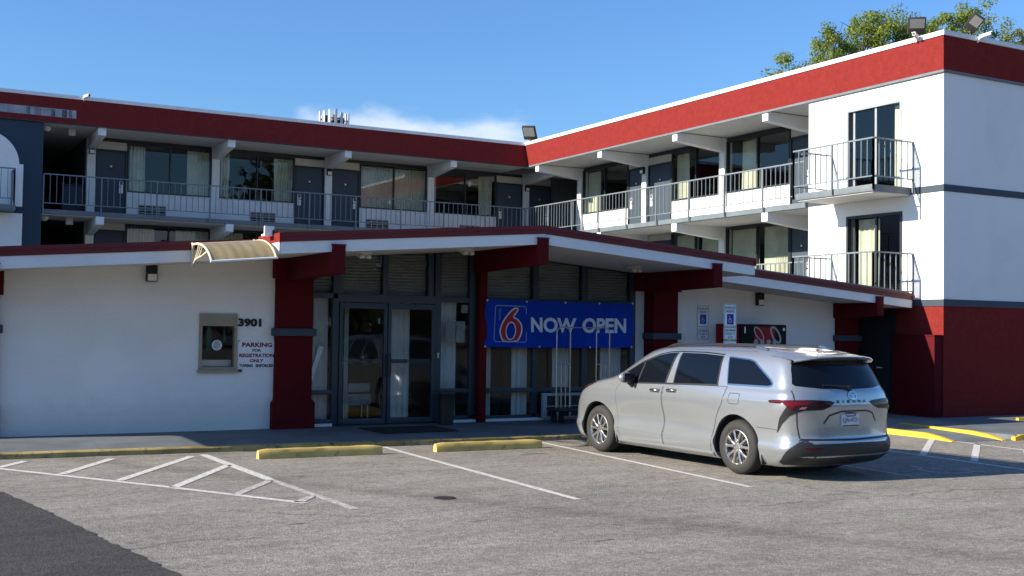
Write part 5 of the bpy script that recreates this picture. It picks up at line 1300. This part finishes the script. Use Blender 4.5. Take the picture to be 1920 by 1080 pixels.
# arch liners
g = MB()
for yc in (1.53, -1.53):
    for sx in (-1, 1):
        R_ = (0.421 if yc > 0 else 0.431)
        aa = [rad(-14+208*i/30) for i in range(31)]; vs = []
        for a in aa:
            for h in (0.0, -0.26*sx): vs.append((sx*0.935+h, yc+R_*math.cos(a), 0.365+R_*math.sin(a)))
        vs.append((sx*0.675, yc, 0.30))
        g.add(vs, [(2*i, 2*i+1, 2*i+3, 2*i+2) for i in range(30)]+[(2*i+1, 62, 2*i+3) for i in range(30)])
g.box(-0.80, 0.80, -2.25, 2.2, 0.165, 0.2)
obj('wheel_liner', g, 'gap', van, local=True)
# helpers that lay panels on the body skin
def on_side(sx, off): return lambda y, z: (sx*(side_x(y, z)+off), y, z)
def on_rear(off): return lambda x, z: (x, rear_y(x, z)-off, z)
def on_front(off): return lambda x, z: (x, front_y(x, z)+off, z)
def patch(name, polys, mp, mat, parent=van, step=0.05, smooth=180):
    g = MB()
    for poly in polys:
        vo, fo = fill(poly, step); g.add([mp(v.x, v.y) for v in vo], [tuple(f) for f in fo])
    return obj(name, g, mat, parent, local=True, smooth=smooth)
def ribbon(mb, pts, w, mp, step=0.04, closed=False):
    q = []
    m_ = len(pts) if closed else len(pts)-1
    for i in range(m_):
        a, b = Vector(pts[i]), Vector(pts[(i+1) % len(pts)]); k = max(1, int((b-a).length/step))
        q += [tuple(a.lerp(b, j/k)) for j in range(k)]
    if not closed: q.append(pts[-1])
    stroke(mb, q, w, mp, closed); return mb
def shrink(poly, d):
    c = Vector((sum(p[0] for p in poly)/len(poly), sum(p[1] for p in poly)/len(poly)))
    return [tuple(Vector(p)+(Vector(p)-c).normalized()*d) for p in poly]
W1 = [(-.03, 1.148), (.62, 1.128), (.90, 1.175), (1.0, 1.222), (.985, 1.24), (.62, 1.415), (.29, 1.535), (.10, 1.572), (-.085, 1.585)]
W2 = [(-.185, 1.585), (-.65, 1.582), (-1.055, 1.562), (-1.115, 1.178), (-.205, 1.155)]
W3 = [(-1.19, 1.553), (-1.60, 1.528), (-1.70, 1.505), (-2.08, 1.285), (-2.135, 1.235), (-2.12, 1.205), (-2.06, 1.192), (-1.31, 1.188)]
for sx in (-1, 1):
    lab = None
    o = patch('door_window', [W1], on_side(sx, .004), 'tint'); o['label'] = 'front door window'
    o = patch('door_window', [W2], on_side(sx, .004), 'tint'); o['label'] = 'sliding door window'
    o = patch('quarter_window', [W3], on_side(sx, .004), 'tint')
    g = MB(); mp = on_side(sx, .0065)
    ribbon(g, W3, .018, mp, closed=True)
    obj('window_trim', g, 'chrome', o, local=True)
    # belt line, pillars and window surround
    g = MB(); mp = on_side(sx, .003)
    ribbon(g, [(.92, 1.172), (.62, 1.119), (-.03, 1.138), (-1.13, 1.168)], .024, mp); obj('belt_trim', g, 'trim_black', van, local=True)
    g = MB(); ribbon(g, [(-.03, 1.148), (-.085, 1.585)], .03, on_side(sx, .006)); ribbon(g, [(-.205, 1.155), (-.185, 1.585)], .022, on_side(sx, .006))
    ribbon(g, [(.60, 1.13), (.545, 1.42)], .03, on_side(sx, .007)); ribbon(g, [(-1.115, 1.178), (-1.055, 1.562)], .022, on_side(sx, .006))
    obj('pillar_trim', g, 'trim_black', van, local=True)
    g = MB(); ribbon(g, [(1.0, 1.225), (.62, 1.43), (.29, 1.552), (.10, 1.590), (-.085, 1.603), (-.65, 1.602), (-1.06, 1.582)], .016, on_side(sx, .004)); obj('roof_trim', g, 'trim_black', van, local=True)
    # doors: seams on the shell, handles
    for nm, poly, seams in (('front_door', [(1.075, .98), (1.04, .60), (.995, .25), (-.005, .235), (.0, 1.125), (.62, 1.105), (.95, 1.155)], None),
                            ('sliding_door', [(-.03, 1.125), (-.03, .235), (-1.02, .245), (-1.085, .55), (-1.18, .78), (-1.27, .93), (-1.32, 1.155)], None)):
        d = patch(nm, [poly], on_side(sx, .003), 'silver', step=0.045)
        g = MB(); ribbon(g, poly, .015, on_side(sx, .0015), closed=True); obj('door_seam', g, 'gap', d, local=True)
        hy, hz = (.145, 1.03) if nm == 'front_door' else (-.215, 1.045)
        g = MB(); vo, fo = fill([(hy-.10, hz-.028), (hy+.10, hz-.028), (hy+.115, hz), (hy+.10, hz+.028), (hy-.10, hz+.028), (hy-.115, hz)], .03)
        mp = on_side(sx, .0055); g.add([mp(v.x, v.y) for v in vo], [tuple(f) for f in fo]); obj('handle_recess', g, 'wheel_dark', d, local=True)
        g = MB(); x = side_x(hy, hz); g.tube([(sx*(x+.006), hy-.095, hz+.002), (sx*(x+.03), hy-.075, hz+.006), (sx*(x+.034), hy, hz+.007), (sx*(x+.03), hy+.075, hz+.006), (sx*(x+.006), hy+.095, hz+.002)], [.011, .014, .015, .014, .011], 8)
        obj('handle', g, 'chrome', d, local=True, smooth=60)
    # fuel flap and sill
    g = MB(); ribbon(g, [(-1.40, 1.075), (-1.58, 1.075), (-1.60, 1.05), (-1.60, .955), (-1.57, .935), (-1.43, .935), (-1.40, .955)], .007, on_side(sx, .002), closed=True)
    if sx < 0: obj('fuel_flap', g, 'gap', van, local=True)
    g = MB()
    def sill(u, v):
        y = 1.06-2.13*u; zz = .185+.075*v; return (sx*(side_x(y, zz)+.014*math.sin(v*PI)+.002), y, zz)
    g.grid(40, 5, sill); obj('side_sill', g, 'silver', van, local=True, smooth=180)
    # mirror
    mr = MB(); c = (sx*1.06, .73, 1.19)
    mr.add(*[([(c[0]+sx*a*.13, c[1]+b*.085, c[2]+e*.085) for a, b, e in [(math.cos(p)*math.cos(t)*(.85+.15*abs(math.cos(t))), math.sin(t)*math.cos(p), math.sin(p)) for p in [(-PI/2)+PI*i/10 for i in range(11)] for t in [2*PI*j/16 for j in range(16)]]]),
             [(i*16+j, i*16+(j+1) % 16, (i+1)*16+(j+1) % 16, (i+1)*16+j) for i in range(10) for j in range(16)]])
    mo = obj('side_mirror', mr, 'silver', van, local=True, smooth=180)
    g = MB(); g.tube([(sx*.91, .70, 1.09), (sx*.99, .715, 1.11), (sx*1.05, .725, 1.15)], [.05, .04, .035], 8); obj('mirror_arm', g, 'trim_black', mo, local=True, smooth=60)
    g = MB(); g.box(c[0]-.105, c[0]+.105, c[1]-.10, c[1]-.055, c[2]-.07, c[2]+.07); obj('mirror_housing_back', g, 'trim_black', mo, local=True, bevel=.02)
    # roof rail
    g = MB()
    pts = []
    for i in range(21):
        y = .30-2.05*i/20; e = min(1, min(i, 20-i)/2.5); x = .60
        # height of the roof skin under the rail
        lo, hi = 1.5, 1.73
        for _ in range(24):
            mid_ = (lo+hi)/2
            if side_x(y, mid_) > x: lo = mid_
            else: hi = mid_
        pts.append((sx*x, y, lo+.006+.045*math.sin(e*PI/2)))
    g.tube(pts, .018, 8); obj('roof_rail', g, 'trim_black', van, local=True, smooth=60)
    g = MB(); g.tube(pts[18:], .0195, 8); obj('rail_end', g, 'chrome', van, local=True, smooth=60)
    # tail lamp: side tail, body and the dark boomerang under it
    yj = -2.545; zt = lambda t: 1.03
    fxj = side_x(yj, .97)
    def wrap(off):
        """u: path length from y = -2.1 backwards along the side, then inwards on the rear (measured at z = .97)"""
        path = [Vector((side_x(-2.0-.004*i, .97), -2.0-.004*i)) for i in range(200) if -2.0-.004*i > yj]
        k = 0
        while True:
            x = fxj-.01*k
            if x < .2: break
            path.append(Vector((x, rear_y(x, .97)))); k += 1
        cum = [0.0]
        for a, b in zip(path[:-1], path[1:]): cum.append(cum[-1]+(b-a).length)
        def f(u, z):
            u = max(0, min(u, cum[-1]-1e-4)); i = 0
            lo, hi = 0, len(cum)-1
            while hi-lo > 1:
                m_ = (lo+hi)//2
                if cum[m_] <= u: lo = m_
                else: hi = m_
            t = (u-cum[lo])/(cum[hi]-cum[lo]); p = path[lo].lerp(path[hi], t)
            if p.y > yj: x = side_x(p.y, z)+off; return (sx*x, p.y-off*(.6 if p.y < -2.4 else 0), z)
            return (sx*(p.x+off*.3), rear_y(p.x, z)-off, z)
        return f
    wf = wrap(.008); wf2 = wrap(.011); wf3 = wrap(.005)
    U = 1.13     # path length that reaches the inner tip
    lamp = patch('tail_lamp', [[(.14, 1.018), (.20, 1.032), (.55, 1.042), (.80, 1.045), (1.06, 1.03), (U, 1.012), (1.04, .955), (.93, .917), (.66, .908), (.52, .905), (.44, .955), (.40, .992), (.17, .995)]], wf, 'lampdark', step=.035)
    patch('lamp_light', [[(.20, 1.022), (.42, 1.028), (.62, 1.03), (.80, 1.024), (.70, .985), (.56, .975), (.50, .925), (.455, .955), (.40, 1.000), (.20, 1.006)]], wf2, 'lampred', lamp, step=.03)
    patch('reverse_light', [[(.62, .955), (.70, .96), (.67, .928), (.59, .925)]], wf2, 'lampclear', lamp, step=.03)
    patch('corner_trim', [[(.44, .955), (.52, .905), (.66, .907), (.56, .88), (.47, .84), (.36, .73), (.285, .62), (.275, .62), (.33, .80)]], wf3, 'trim_black', step=.03)
    # headlamp, mostly round the corner
    hl = patch('headlamp', [[(1.62, 1.09), (1.95, 1.06), (2.10, 1.02), (2.24, .93), (2.28, .86), (2.20, .85), (2.0, .93), (1.80, 1.01)]], on_side(sx, .006), 'lampdark', step=.035)
    patch('indicator', [[(1.80, 1.05), (1.98, 1.03), (2.10, .965), (2.02, .955), (1.88, 1.01)]], on_side(sx, .010), 'amber', hl, step=.03)
    # mud flaps
    for yc, zb in ((1.08, .14), (-2.0, .12)):
        g = MB(); g.box(sx*.80, sx*.955, yc-.012, yc+.012, zb+.06, .42); obj('mud_flap', g, 'bumper_black', van, local=True, bevel=.005)
    # seam between rear quarter and bumper, tailgate edge
    g = MB(); ribbon(g, [(-1.92, .66), (-2.2, .655), (-2.28, .645)], .006, on_side(sx, .002)); obj('quarter_seam', g, 'gap', van, local=True)
# tailgate seam
g = MB(); mp = on_rear(.003)
for s in (-1, 1): ribbon(g, [(s*.86, 1.16), (s*.875, 1.05), (s*.862, .90), (s*.845, .70), (s*.825, .556)], .012, mp)
ribbon(g, [(-.82, .552), (0, .536), (.82, .552)], .010, on_rear(.0075))
obj('tailgate_seam', g, 'gap', van, local=True)
# rear glass
RG = [(-.70, 1.535), (0, 1.545), (.70, 1.535), (.76, 1.42), (.825, 1.24), (.80, 1.215), (.45, 1.185), (0, 1.175), (-.45, 1.185), (-.80, 1.215), (-.825, 1.24), (-.76, 1.42)]
rgo = patch('rear_window', [RG], on_rear(.005), 'tint', step=.06)
g = MB(); mp = on_rear(.02); pts = [mp(x, z) for x, z in ((-.02, 1.185), (-.10, 1.20), (-.26, 1.218), (-.46, 1.225))]; g.tube(pts, [.028, .02, .014, .010], 8); g.lathe([(0, -.02), (.035, -.02), (.04, .02)], pts[0], 'y', 12); obj('wiper', g, 'black', rgo, local=True, smooth=50)
# roof spoiler over the glass
g = MB()
def spo(u, v):
    x = -.735+1.47*u; k = 1-abs(2*u-1)**6
    prof = [(-2.12, 1.648), (-2.34, 1.628), (-2.52, 1.600), (-2.545, 1.585), (-2.53, 1.568), (-2.36, 1.552)]
    i = v*5; a = int(min(4, i)); t = i-a; y = prof[a][0]*(1-t)+prof[a+1][0]*t; z = prof[a][1]*(1-t)+prof[a+1][1]*t
    return (x, y+(1-k)*.16+abs(2*u-1)**2*.03, z-(abs(2*u-1)**3)*.045-(1-k)*.015)
g.grid(36, 15, spo); obj('roof_spoiler', g, 'silver', van, local=True, smooth=60)
g = MB(); g.box(-.22, .22, -2.548, -2.535, 1.572, 1.584); obj('brake_light', g, 'lampred', van, local=True)
# shark fin
g = MB(); vs = []
for i in range(9):
    t = i/8; y = -1.93-.20*t; h = .052*(t**1.5)*(1 if t < .9 else .9); w_ = .03*math.sin(PI*min(1, .15+t*.8)); z0 = 1.668-.03*t
    vs += [(-w_, y, z0), (0, y-.01*t, z0+h+.004), (w_, y, z0)]
g.add(vs, [(3*i+k, 3*i+k+1, 3*i+4+k, 3*i+3+k) for i in range(8) for k in range(2)]+[(24, 25, 26)]); obj('roof_antenna', g, 'trim_black', van, local=True, smooth=50)
# bumper cladding
def low_wrap(off): return lambda x, z: (x, rear_y(x, z)-off, z)
patch('rear_bumper', [[(-.83, .548), (0, .53), (.83, .548), (.90, .44), (.90, .27), (.80, .20), (-.80, .20), (-.90, .27), (-.90, .44)]], on_rear(.006), 'bumper_black', step=.06)
for s in (-1, 1): patch('bumper_corner', [[(-2.28, .245), (-2.33, .275), (-2.50, .45), (-2.585, .548), (-2.64, .50), (-2.64, .21), (-2.30, .205)]], on_side(s, .006), 'bumper_black', step=.04)
for s in (-1, 1):
    g = MB(); vo, fo = fill([(s*.56, .42), (s*.80, .43), (s*.80, .45), (s*.56, .44)], .04); mp = on_rear(.010); g.add([mp(v.x, v.y) for v in vo], [tuple(f) for f in fo]); obj('reflector', g, 'lampred', van, local=True)
# number plate in its recess
mpr = on_rear(.004)
patch('plate_recess', [[(-.50, .73), (-.42, .84), (-.20, .893), (.26, .893), (.40, .86), (.47, .75), (.40, .655), (-.42, .655)]], on_rear(.003), 'silver', step=.05)
g = MB(); ribbon(g, [(-.50, .745), (-.41, .845), (-.20, .894), (.26, .894), (.39, .862), (.46, .75)], .020, on_rear(.005)); obj('painted_recess_shadow', g, 'trim_black', van, local=True)  # black ribbon paints the shade along the recess's upper edge
M['plate_white'] = paint('plate_white', (0.60, 0.62, 0.66), 0.45, 0.06, 8, 60, 0)
M['plate_blue'] = paint('plate_ink', (0.05, 0.07, 0.20), 0.6, 0.1, 8, 60, 0)
px0, px1, pz0, pz1 = -.215, .105, .695, .858; yp = rear_y(0, .78)-.015
g = MB(); g.box(px0, px1, yp-.006, yp+.02, pz0, pz1); pl = obj('licence_plate', g, 'plate_white', van, local=True, bevel=.004)
g = MB(); text_on(g, 'LJN-4721', lambda u, v: (u, yp-.0085, v), px0+.022, px1-.022, pz0+.04, pz1-.048, .01); obj('plate_lettering', g, 'plate_blue', pl, local=True)
g = MB(); stroke(g, rrect(px0+.075, px1-.075, pz1-.026, pz1+.012, .012), .012, lambda u, v: (u, yp-.011, v), True); g.box(px0+.01, px1-.01, yp-.009, yp-.0065, pz0+.006, pz0+.02); obj('plate_frame', g, 'trim_black', pl, local=True)
# emblem of three ellipses and the model lettering
g = MB(); mpl = on_rear(.012); ex, ez = .01, 1.098
stroke(g, [(ex+.075*math.cos(a), ez+.052*math.sin(a)) for a in [2*PI*i/28 for i in range(28)]], .013, mpl, True)
stroke(g, [(ex+.058*math.cos(a), ez+.021+.019*math.sin(a)) for a in [2*PI*i/24 for i in range(24)]], .010, on_rear(.013), True)
stroke(g, [(ex+.021*math.cos(a), ez+.002+.044*math.sin(a)) for a in [2*PI*i/24 for i in range(24)]], .010, on_rear(.014), True)
obj('emblem', g, 'chrome', van, local=True)
g = MB(); mpl = on_rear(.010)
for i, ch in enumerate('SIENNA'):
    w_ = .05 if ch != 'I' else .014; c = -.27+.098*i; text_on(g, ch, mpl, c-w_/2, c+w_/2, 1.003, 1.037, .03)
obj('model_lettering', g, 'ink_black', van, local=True)
# windscreen and grille
patch('windscreen', [[(-.70, 1.235), (0, 1.19), (.70, 1.235), (.66, 1.36), (.585, 1.52), (.52, 1.59), (0, 1.605), (-.52, 1.59), (-.585, 1.52), (-.66, 1.36)]], on_front(.005), 'tint', step=.06)
patch('grille', [[(-.62, .72), (.62, .72), (.66, .50), (.50, .30), (-.50, .30), (-.66, .50)]], on_front(.006), 'bumper_black', step=.06)
# wheels
def make_wheel(sx, yc):
    cx = sx*.945; cz = .362
    root = bpy.data.objects.new('wheel', None); COL.objects.link(root); root.parent = van; root.location = (cx, yc, cz)
    def L(mb): return mb
    o_ = -1 if sx < 0 else 1
    R_, r_ = .362, .236
    g = MB(); tw = .225
    prof = [(r_-.004, 0.004), (r_+.012, .012), (r_+.045, .016), (R_-.055, .010), (R_-.022, -.006), (R_-.006, -.030), (R_, -.055), (R_, -tw+.055), (R_-.006, -tw+.03), (R_-.03, -tw), (r_, -tw)]
    g.lathe([(r, h*o_) for r, h in prof], (0, 0, 0), 'x', 56); ty = obj('tyre', g, 'tyre', root, local=True, smooth=50)
    g = MB()   # shallow tread grooves
    for h in (-.075, -.112, -.150): g.lathe([(R_+.0008, (h-.005)*o_), (R_+.0008, (h+.005)*o_)], (0, 0, 0), 'x', 48)
    obj('tread_groove', g, 'gap', ty, local=True)
    g = MB(); g.lathe([(r, h*o_) for r, h in [(r_, .002), (r_-.012, .006), (r_-.022, -.006), (r_-.03, -.03), (r_-.034, -.12), (r_-.02, -.19)]], (0, 0, 0), 'x', 48)
    rim = obj('rim', g, 'wheel_metal', root, local=True, smooth=50)
    g = MB(); g.lathe([(r_-.03, -.085*o_), (.0, -.085*o_)], (0, 0, 0), 'x', 40); obj('rim_back', g, 'wheel_dark', rim, local=True)
    g = MB()
    for k in range(5):
        for q in (-1, 1):
            a0 = 2*PI*k/5+PI/2+q*.13; a1 = 2*PI*k/5+PI/2+q*.30
            def pt(r, a, h): return (h*o_, r*math.cos(a), r*math.sin(a))
            w0, w1 = .022, .020
            p0, p1 = Vector(pt(.055, a0, .0)), Vector(pt(r_-.022, a1, .002)); d = (p1-p0).normalized(); nn = Vector((0, -d.z, d.y))
            vs = []
            for p, w_ in ((p0, w0), ((p0+p1)/2, .016), (p1, w1)):
                hh = .004*o_ if p is not p1 else 0
                vs += [p+nn*w_+Vector((hh-.008*o_, 0, 0)), p+nn*w_*.45+Vector((hh, 0, 0)), p-nn*w_*.45+Vector((hh, 0, 0)), p-nn*w_+Vector((hh-.008*o_, 0, 0)), p-nn*w_+Vector((-.04*o_, 0, 0)), p+nn*w_+Vector((-.04*o_, 0, 0))]
            fs = [(6*i+k_, 6*i+(k_+1) % 6, 6*i+6+(k_+1) % 6, 6*i+6+k_) for i in range(2) for k_ in range(6)]+[(12, 13, 14, 15, 16, 17)]
            g.add(vs, fs)
    obj('spokes', g, 'wheel_metal', rim, local=True)
    g = MB(); g.lathe([(r, h*o_) for r, h in [(0, .012), (.03, .010), (.036, .002), (.062, -.002), (.07, -.03)]], (0, 0, 0), 'x', 24)
    for k in range(5):
        a = 2*PI*k/5+PI/2+PI/5; g.lathe([(0, .006*o_), (.010, .004*o_), (.012, -.02*o_)], (0, .048*math.cos(a), .048*math.sin(a)), 'x', 8)
    obj('hub', g, 'wheel_metal', rim, local=True, smooth=40)
for sx in (-1, 1):
    for yc in (1.53, -1.53): make_wheel(sx, yc)
# ------------------------------------------------------------------ trees and the far mast
def leaf_mat(name, a, b):
    m, nt, bs = new_mat(name)
    oi = nt.nodes.new('ShaderNodeNewGeometry')
    c = ramp(nt, oi.outputs['Random Per Island'], 0.0, a, 1.0, b)
    c = mix(nt, 0.45, c, ramp(nt, noise(nt, 0.7, 3), 0.35, a, 0.65, b))
    nt.links.new(c, bs.inputs['Base Color']); bs.inputs['Roughness'].default_value = 0.6
    tl = nt.nodes.new('ShaderNodeBsdfTranslucent'); nt.links.new(c, tl.inputs['Color'])
    mx = nt.nodes.new('ShaderNodeMixShader'); mx.inputs[0].default_value = 0.42
    nt.links.new(bs.outputs[0], mx.inputs[1]); nt.links.new(tl.outputs[0], mx.inputs[2]); nt.links.new(mx.outputs[0], nt.nodes['Material Output'].inputs['Surface'])
    return m
M['leaf'] = leaf_mat('leaves_green', (0.105, 0.168, 0.02), (0.28, 0.33, 0.055))
M['leaf_pale'] = leaf_mat('leaves_pale', (0.10, 0.14, 0.04), (0.24, 0.26, 0.09))
M['leaf_far'] = leaf_mat('leaves_far', (0.03, 0.05, 0.015), (0.07, 0.09, 0.03))
M['bark'] = paint('bark', (0.09, 0.075, 0.06), 0.9, 0.25, 4, 30, 0.6, 0.02)
rng = random.Random(11)
def leaves(mb, c, r, n, size, squash=0.8):
    c = Vector(c)
    for _ in range(n):
        d = Vector((rng.gauss(0, 1), rng.gauss(0, 1), rng.gauss(0, 1))).normalized()
        rad_ = r*(rng.random()**0.42)
        p = c+Vector((d.x*rad_, d.y*rad_, d.z*rad_*squash))
        s = size*rng.uniform(0.6, 1.35)
        nrm = (d+Vector((rng.gauss(0, .7), rng.gauss(0, .7), rng.gauss(0.3, .7)))).normalized()
        a = nrm.orthogonal().normalized(); a = (Matrix.Rotation(rng.random()*2*PI, 3, nrm) @ a); b = nrm.cross(a)
        mb.add([p-a*s*.5, p+b*s*.28, p+a*s*.5, p-b*s*.28], [(0, 1, 2, 3)])
def tree(label, base, trunk_top, clumps, mat, n_leaf, size, group='trees behind the right wing'):
    root = thing('tree', label, 'tree', base, group)
    g = MB(); b = Vector(base); t = Vector(trunk_top)
    mid_ = b.lerp(t, .5)+Vector((rng.uniform(-.3, .3), rng.uniform(-.3, .3), 0))
    g.tube([b, b.lerp(t, .1), mid_, t], [.55, .42, .32, .22], 10); tr = obj('trunk', g, 'bark', root, smooth=60)
    g = MB()
    for (x, y, z, r) in clumps:
        e = Vector((x, y, z)); s = b.lerp(t, rng.uniform(.5, 1.0)); m_ = s.lerp(e, .55)+Vector((0, 0, rng.uniform(-.4, .6)))
        g.tube([s, m_, e], [.15, .085, .03], 6)
        for _ in range(3):
            q = e+Vector((rng.gauss(0, r*.5), rng.gauss(0, r*.5), rng.gauss(0.2, r*.4))); g.tube([m_.lerp(e, .6), q], [.035, .01], 5)
    obj('limbs', g, 'bark', root)
    g = MB(); vol = sum(r**2.3 for *_, r in clumps)
    for (x, y, z, r) in clumps:
        k = int(n_leaf*(r**2.3)/vol); sub = max(7, int(r*r*9))
        for _ in range(sub):   # each clump is a handful of smaller sprays, with gaps between them
            d = Vector((rng.gauss(0, 1), rng.gauss(0, 1), rng.gauss(0, .8))).normalized()*r*rng.uniform(.2, 1.05)
            leaves(g, (x+d.x, y+d.y, z+d.z), rng.uniform(.30, .58), k//sub, size)
    obj('crown', g, mat, root, recalc=False)
Yt = 40.0
A_ = [(35.0, 40.4, 10.9, .8), (36.4, Yt, 12.6, 1.1), (37.7, 41, 14.3, 1.1), (38.7, 39.5, 14.6, 1.4), (39.6, Yt, 16.2, 1.1), (40.5, 40.5, 15.6, 1.6), (41.5, 39.5, 16.5, 1.2), (38.0, Yt, 12.8, 1.8), (40.5, Yt, 13.4, 2.0), (42.4, 40, 15.4, 1.7)]
B_ = [(42.4, 40.5, 17.3, 1.1), (43.6, Yt, 17.3, 1.4), (44.7, 39.6, 17.0, 1.5), (45.8, Yt, 17.4, 1.2), (46.8, 40.6, 16.7, 1.4), (47.6, Yt, 17.4, 1.3), (48.7, 40, 18.1, 1.2), (49.7, 40.3, 18.9, 1.1), (50.4, 39.8, 17.7, 1.1), (51.2, Yt, 16.9, 1.2), (44, Yt, 14.8, 2.1), (47, Yt, 14.6, 2.2), (50, Yt, 15.2, 1.9), (52.0, 40.3, 15.4, 1.0)]
A_ = [(x, y, z-.25, r) for x, y, z, r in A_]; B_ = [(x, y, z-.5, r) for x, y, z, r in B_]
tree('leafy green tree lower and left of the flood lights behind the right wing roof', (39.5, 40.5, 0), (39.6, 40.2, 12.5), A_, 'leaf', 27000, .125)
tree('tall leafy green tree behind the roof corner with the two flood lights', (46.8, 41, 0), (46.8, 40.5, 13.5), B_, 'leaf', 42000, .125)
tree('paler tree cut by the right edge of the picture behind the roof', (56.0, 42, 0), (56, 42, 12.5), [(54.6, 42, 16.5, 1.0), (55.6, 42, 17.8, 1.2), (57, 42, 18.2, 1.5), (56, 42, 15.5, 1.8), (54.0, 42, 15.0, .9)], 'leaf_pale', 13000, .13)
# tree across the lot, seen only as a reflection in the upper windows
tree('bushy tree across the lot, mirrored in the top floor windows', (31, -26, 0), (31, -26, 9), [(28, -26, 12, 2.6), (31, -25, 14, 3.0), (34, -26, 12.5, 2.8), (31, -27, 10, 3.5), (27.5, -26, 9, 2.2), (34.5, -26, 9, 2.4)], 'leaf_far', 5000, .6, 'trees across the lot')
g = MB()  # trees added out of view so the panes mirror something dark
for i in range(62):
    x = -110+i*4.2+rng.uniform(-1, 1); h = rng.uniform(9.5, 14.0); y = -62+rng.uniform(-4, 4)
    leaves(g, (x, y, h*.5), rng.uniform(3.6, 4.8), 150, 2.6, h/8)
tag(obj('unseen_wood', g, 'leaf_far', None, recalc=False), 'unseen line of trees added behind the camera to darken the window reflections', 'wood', kind='stuff')
# cell mast far behind the back wing
D = 150.0
mast = thing('cell_mast', 'distant cell phone mast with a ring of white antenna panels above the back wing roof', 'cell tower', (56.3, D+4, 0))
cx, cy_ = 55.1, D
M['mast_steel'] = paint('mast_steel', (0.20, 0.21, 0.21), 0.6, 0.2, 1, 10, 0)
M['panel_white'] = paint('antenna_panel', (0.60, 0.62, 0.60), 0.5, 0.06, 1, 10, 0)
mast.location = (cx, cy_, 0)
g = MB(); g.tube([(cx, cy_, 0), (cx, cy_, 31.0)], [.7, .35], 12); obj('pole', g, 'mast_steel', mast, smooth=60)
g = MB()
for z in (29.2, 30.3):
    ring = [(cx+1.75*math.cos(2*PI*i/12), cy_+1.75*math.sin(2*PI*i/12), z) for i in range(13)]; g.tube(ring, .07, 5)
    for i in range(0, 12, 2): g.tube([(cx, cy_, z), ring[i]], .06, 5)
obj('platform_frame', g, 'mast_steel', mast)
g = MB()
for i in range(14): 
    a = 2*PI*i/14+.3; x, y = cx+1.3*math.cos(a), cy_+1.3*math.sin(a); z = 28.8+rng.uniform(0, 1.5); g.box(x-.22, x+.22, y-.16, y+.16, z, z+.7)
obj('radio_unit', g, 'bronze', mast)
for i in range(16):
    a = 2*PI*i/16+.13+rng.uniform(-.07, .07); x, y = cx+2.05*math.cos(a), cy_+2.05*math.sin(a); z = 28.7+rng.uniform(-.1, .4)
    mt = Matrix.Translation((x, y, z)) @ Matrix.Rotation(a, 4, 'Z')
    g = MB(); g.box(-.07, .09, -.16, .16, 0, 2.3+rng.uniform(-.3, .2)); g.xf(mt); obj('antenna_panel', g, 'panel_white', mast)
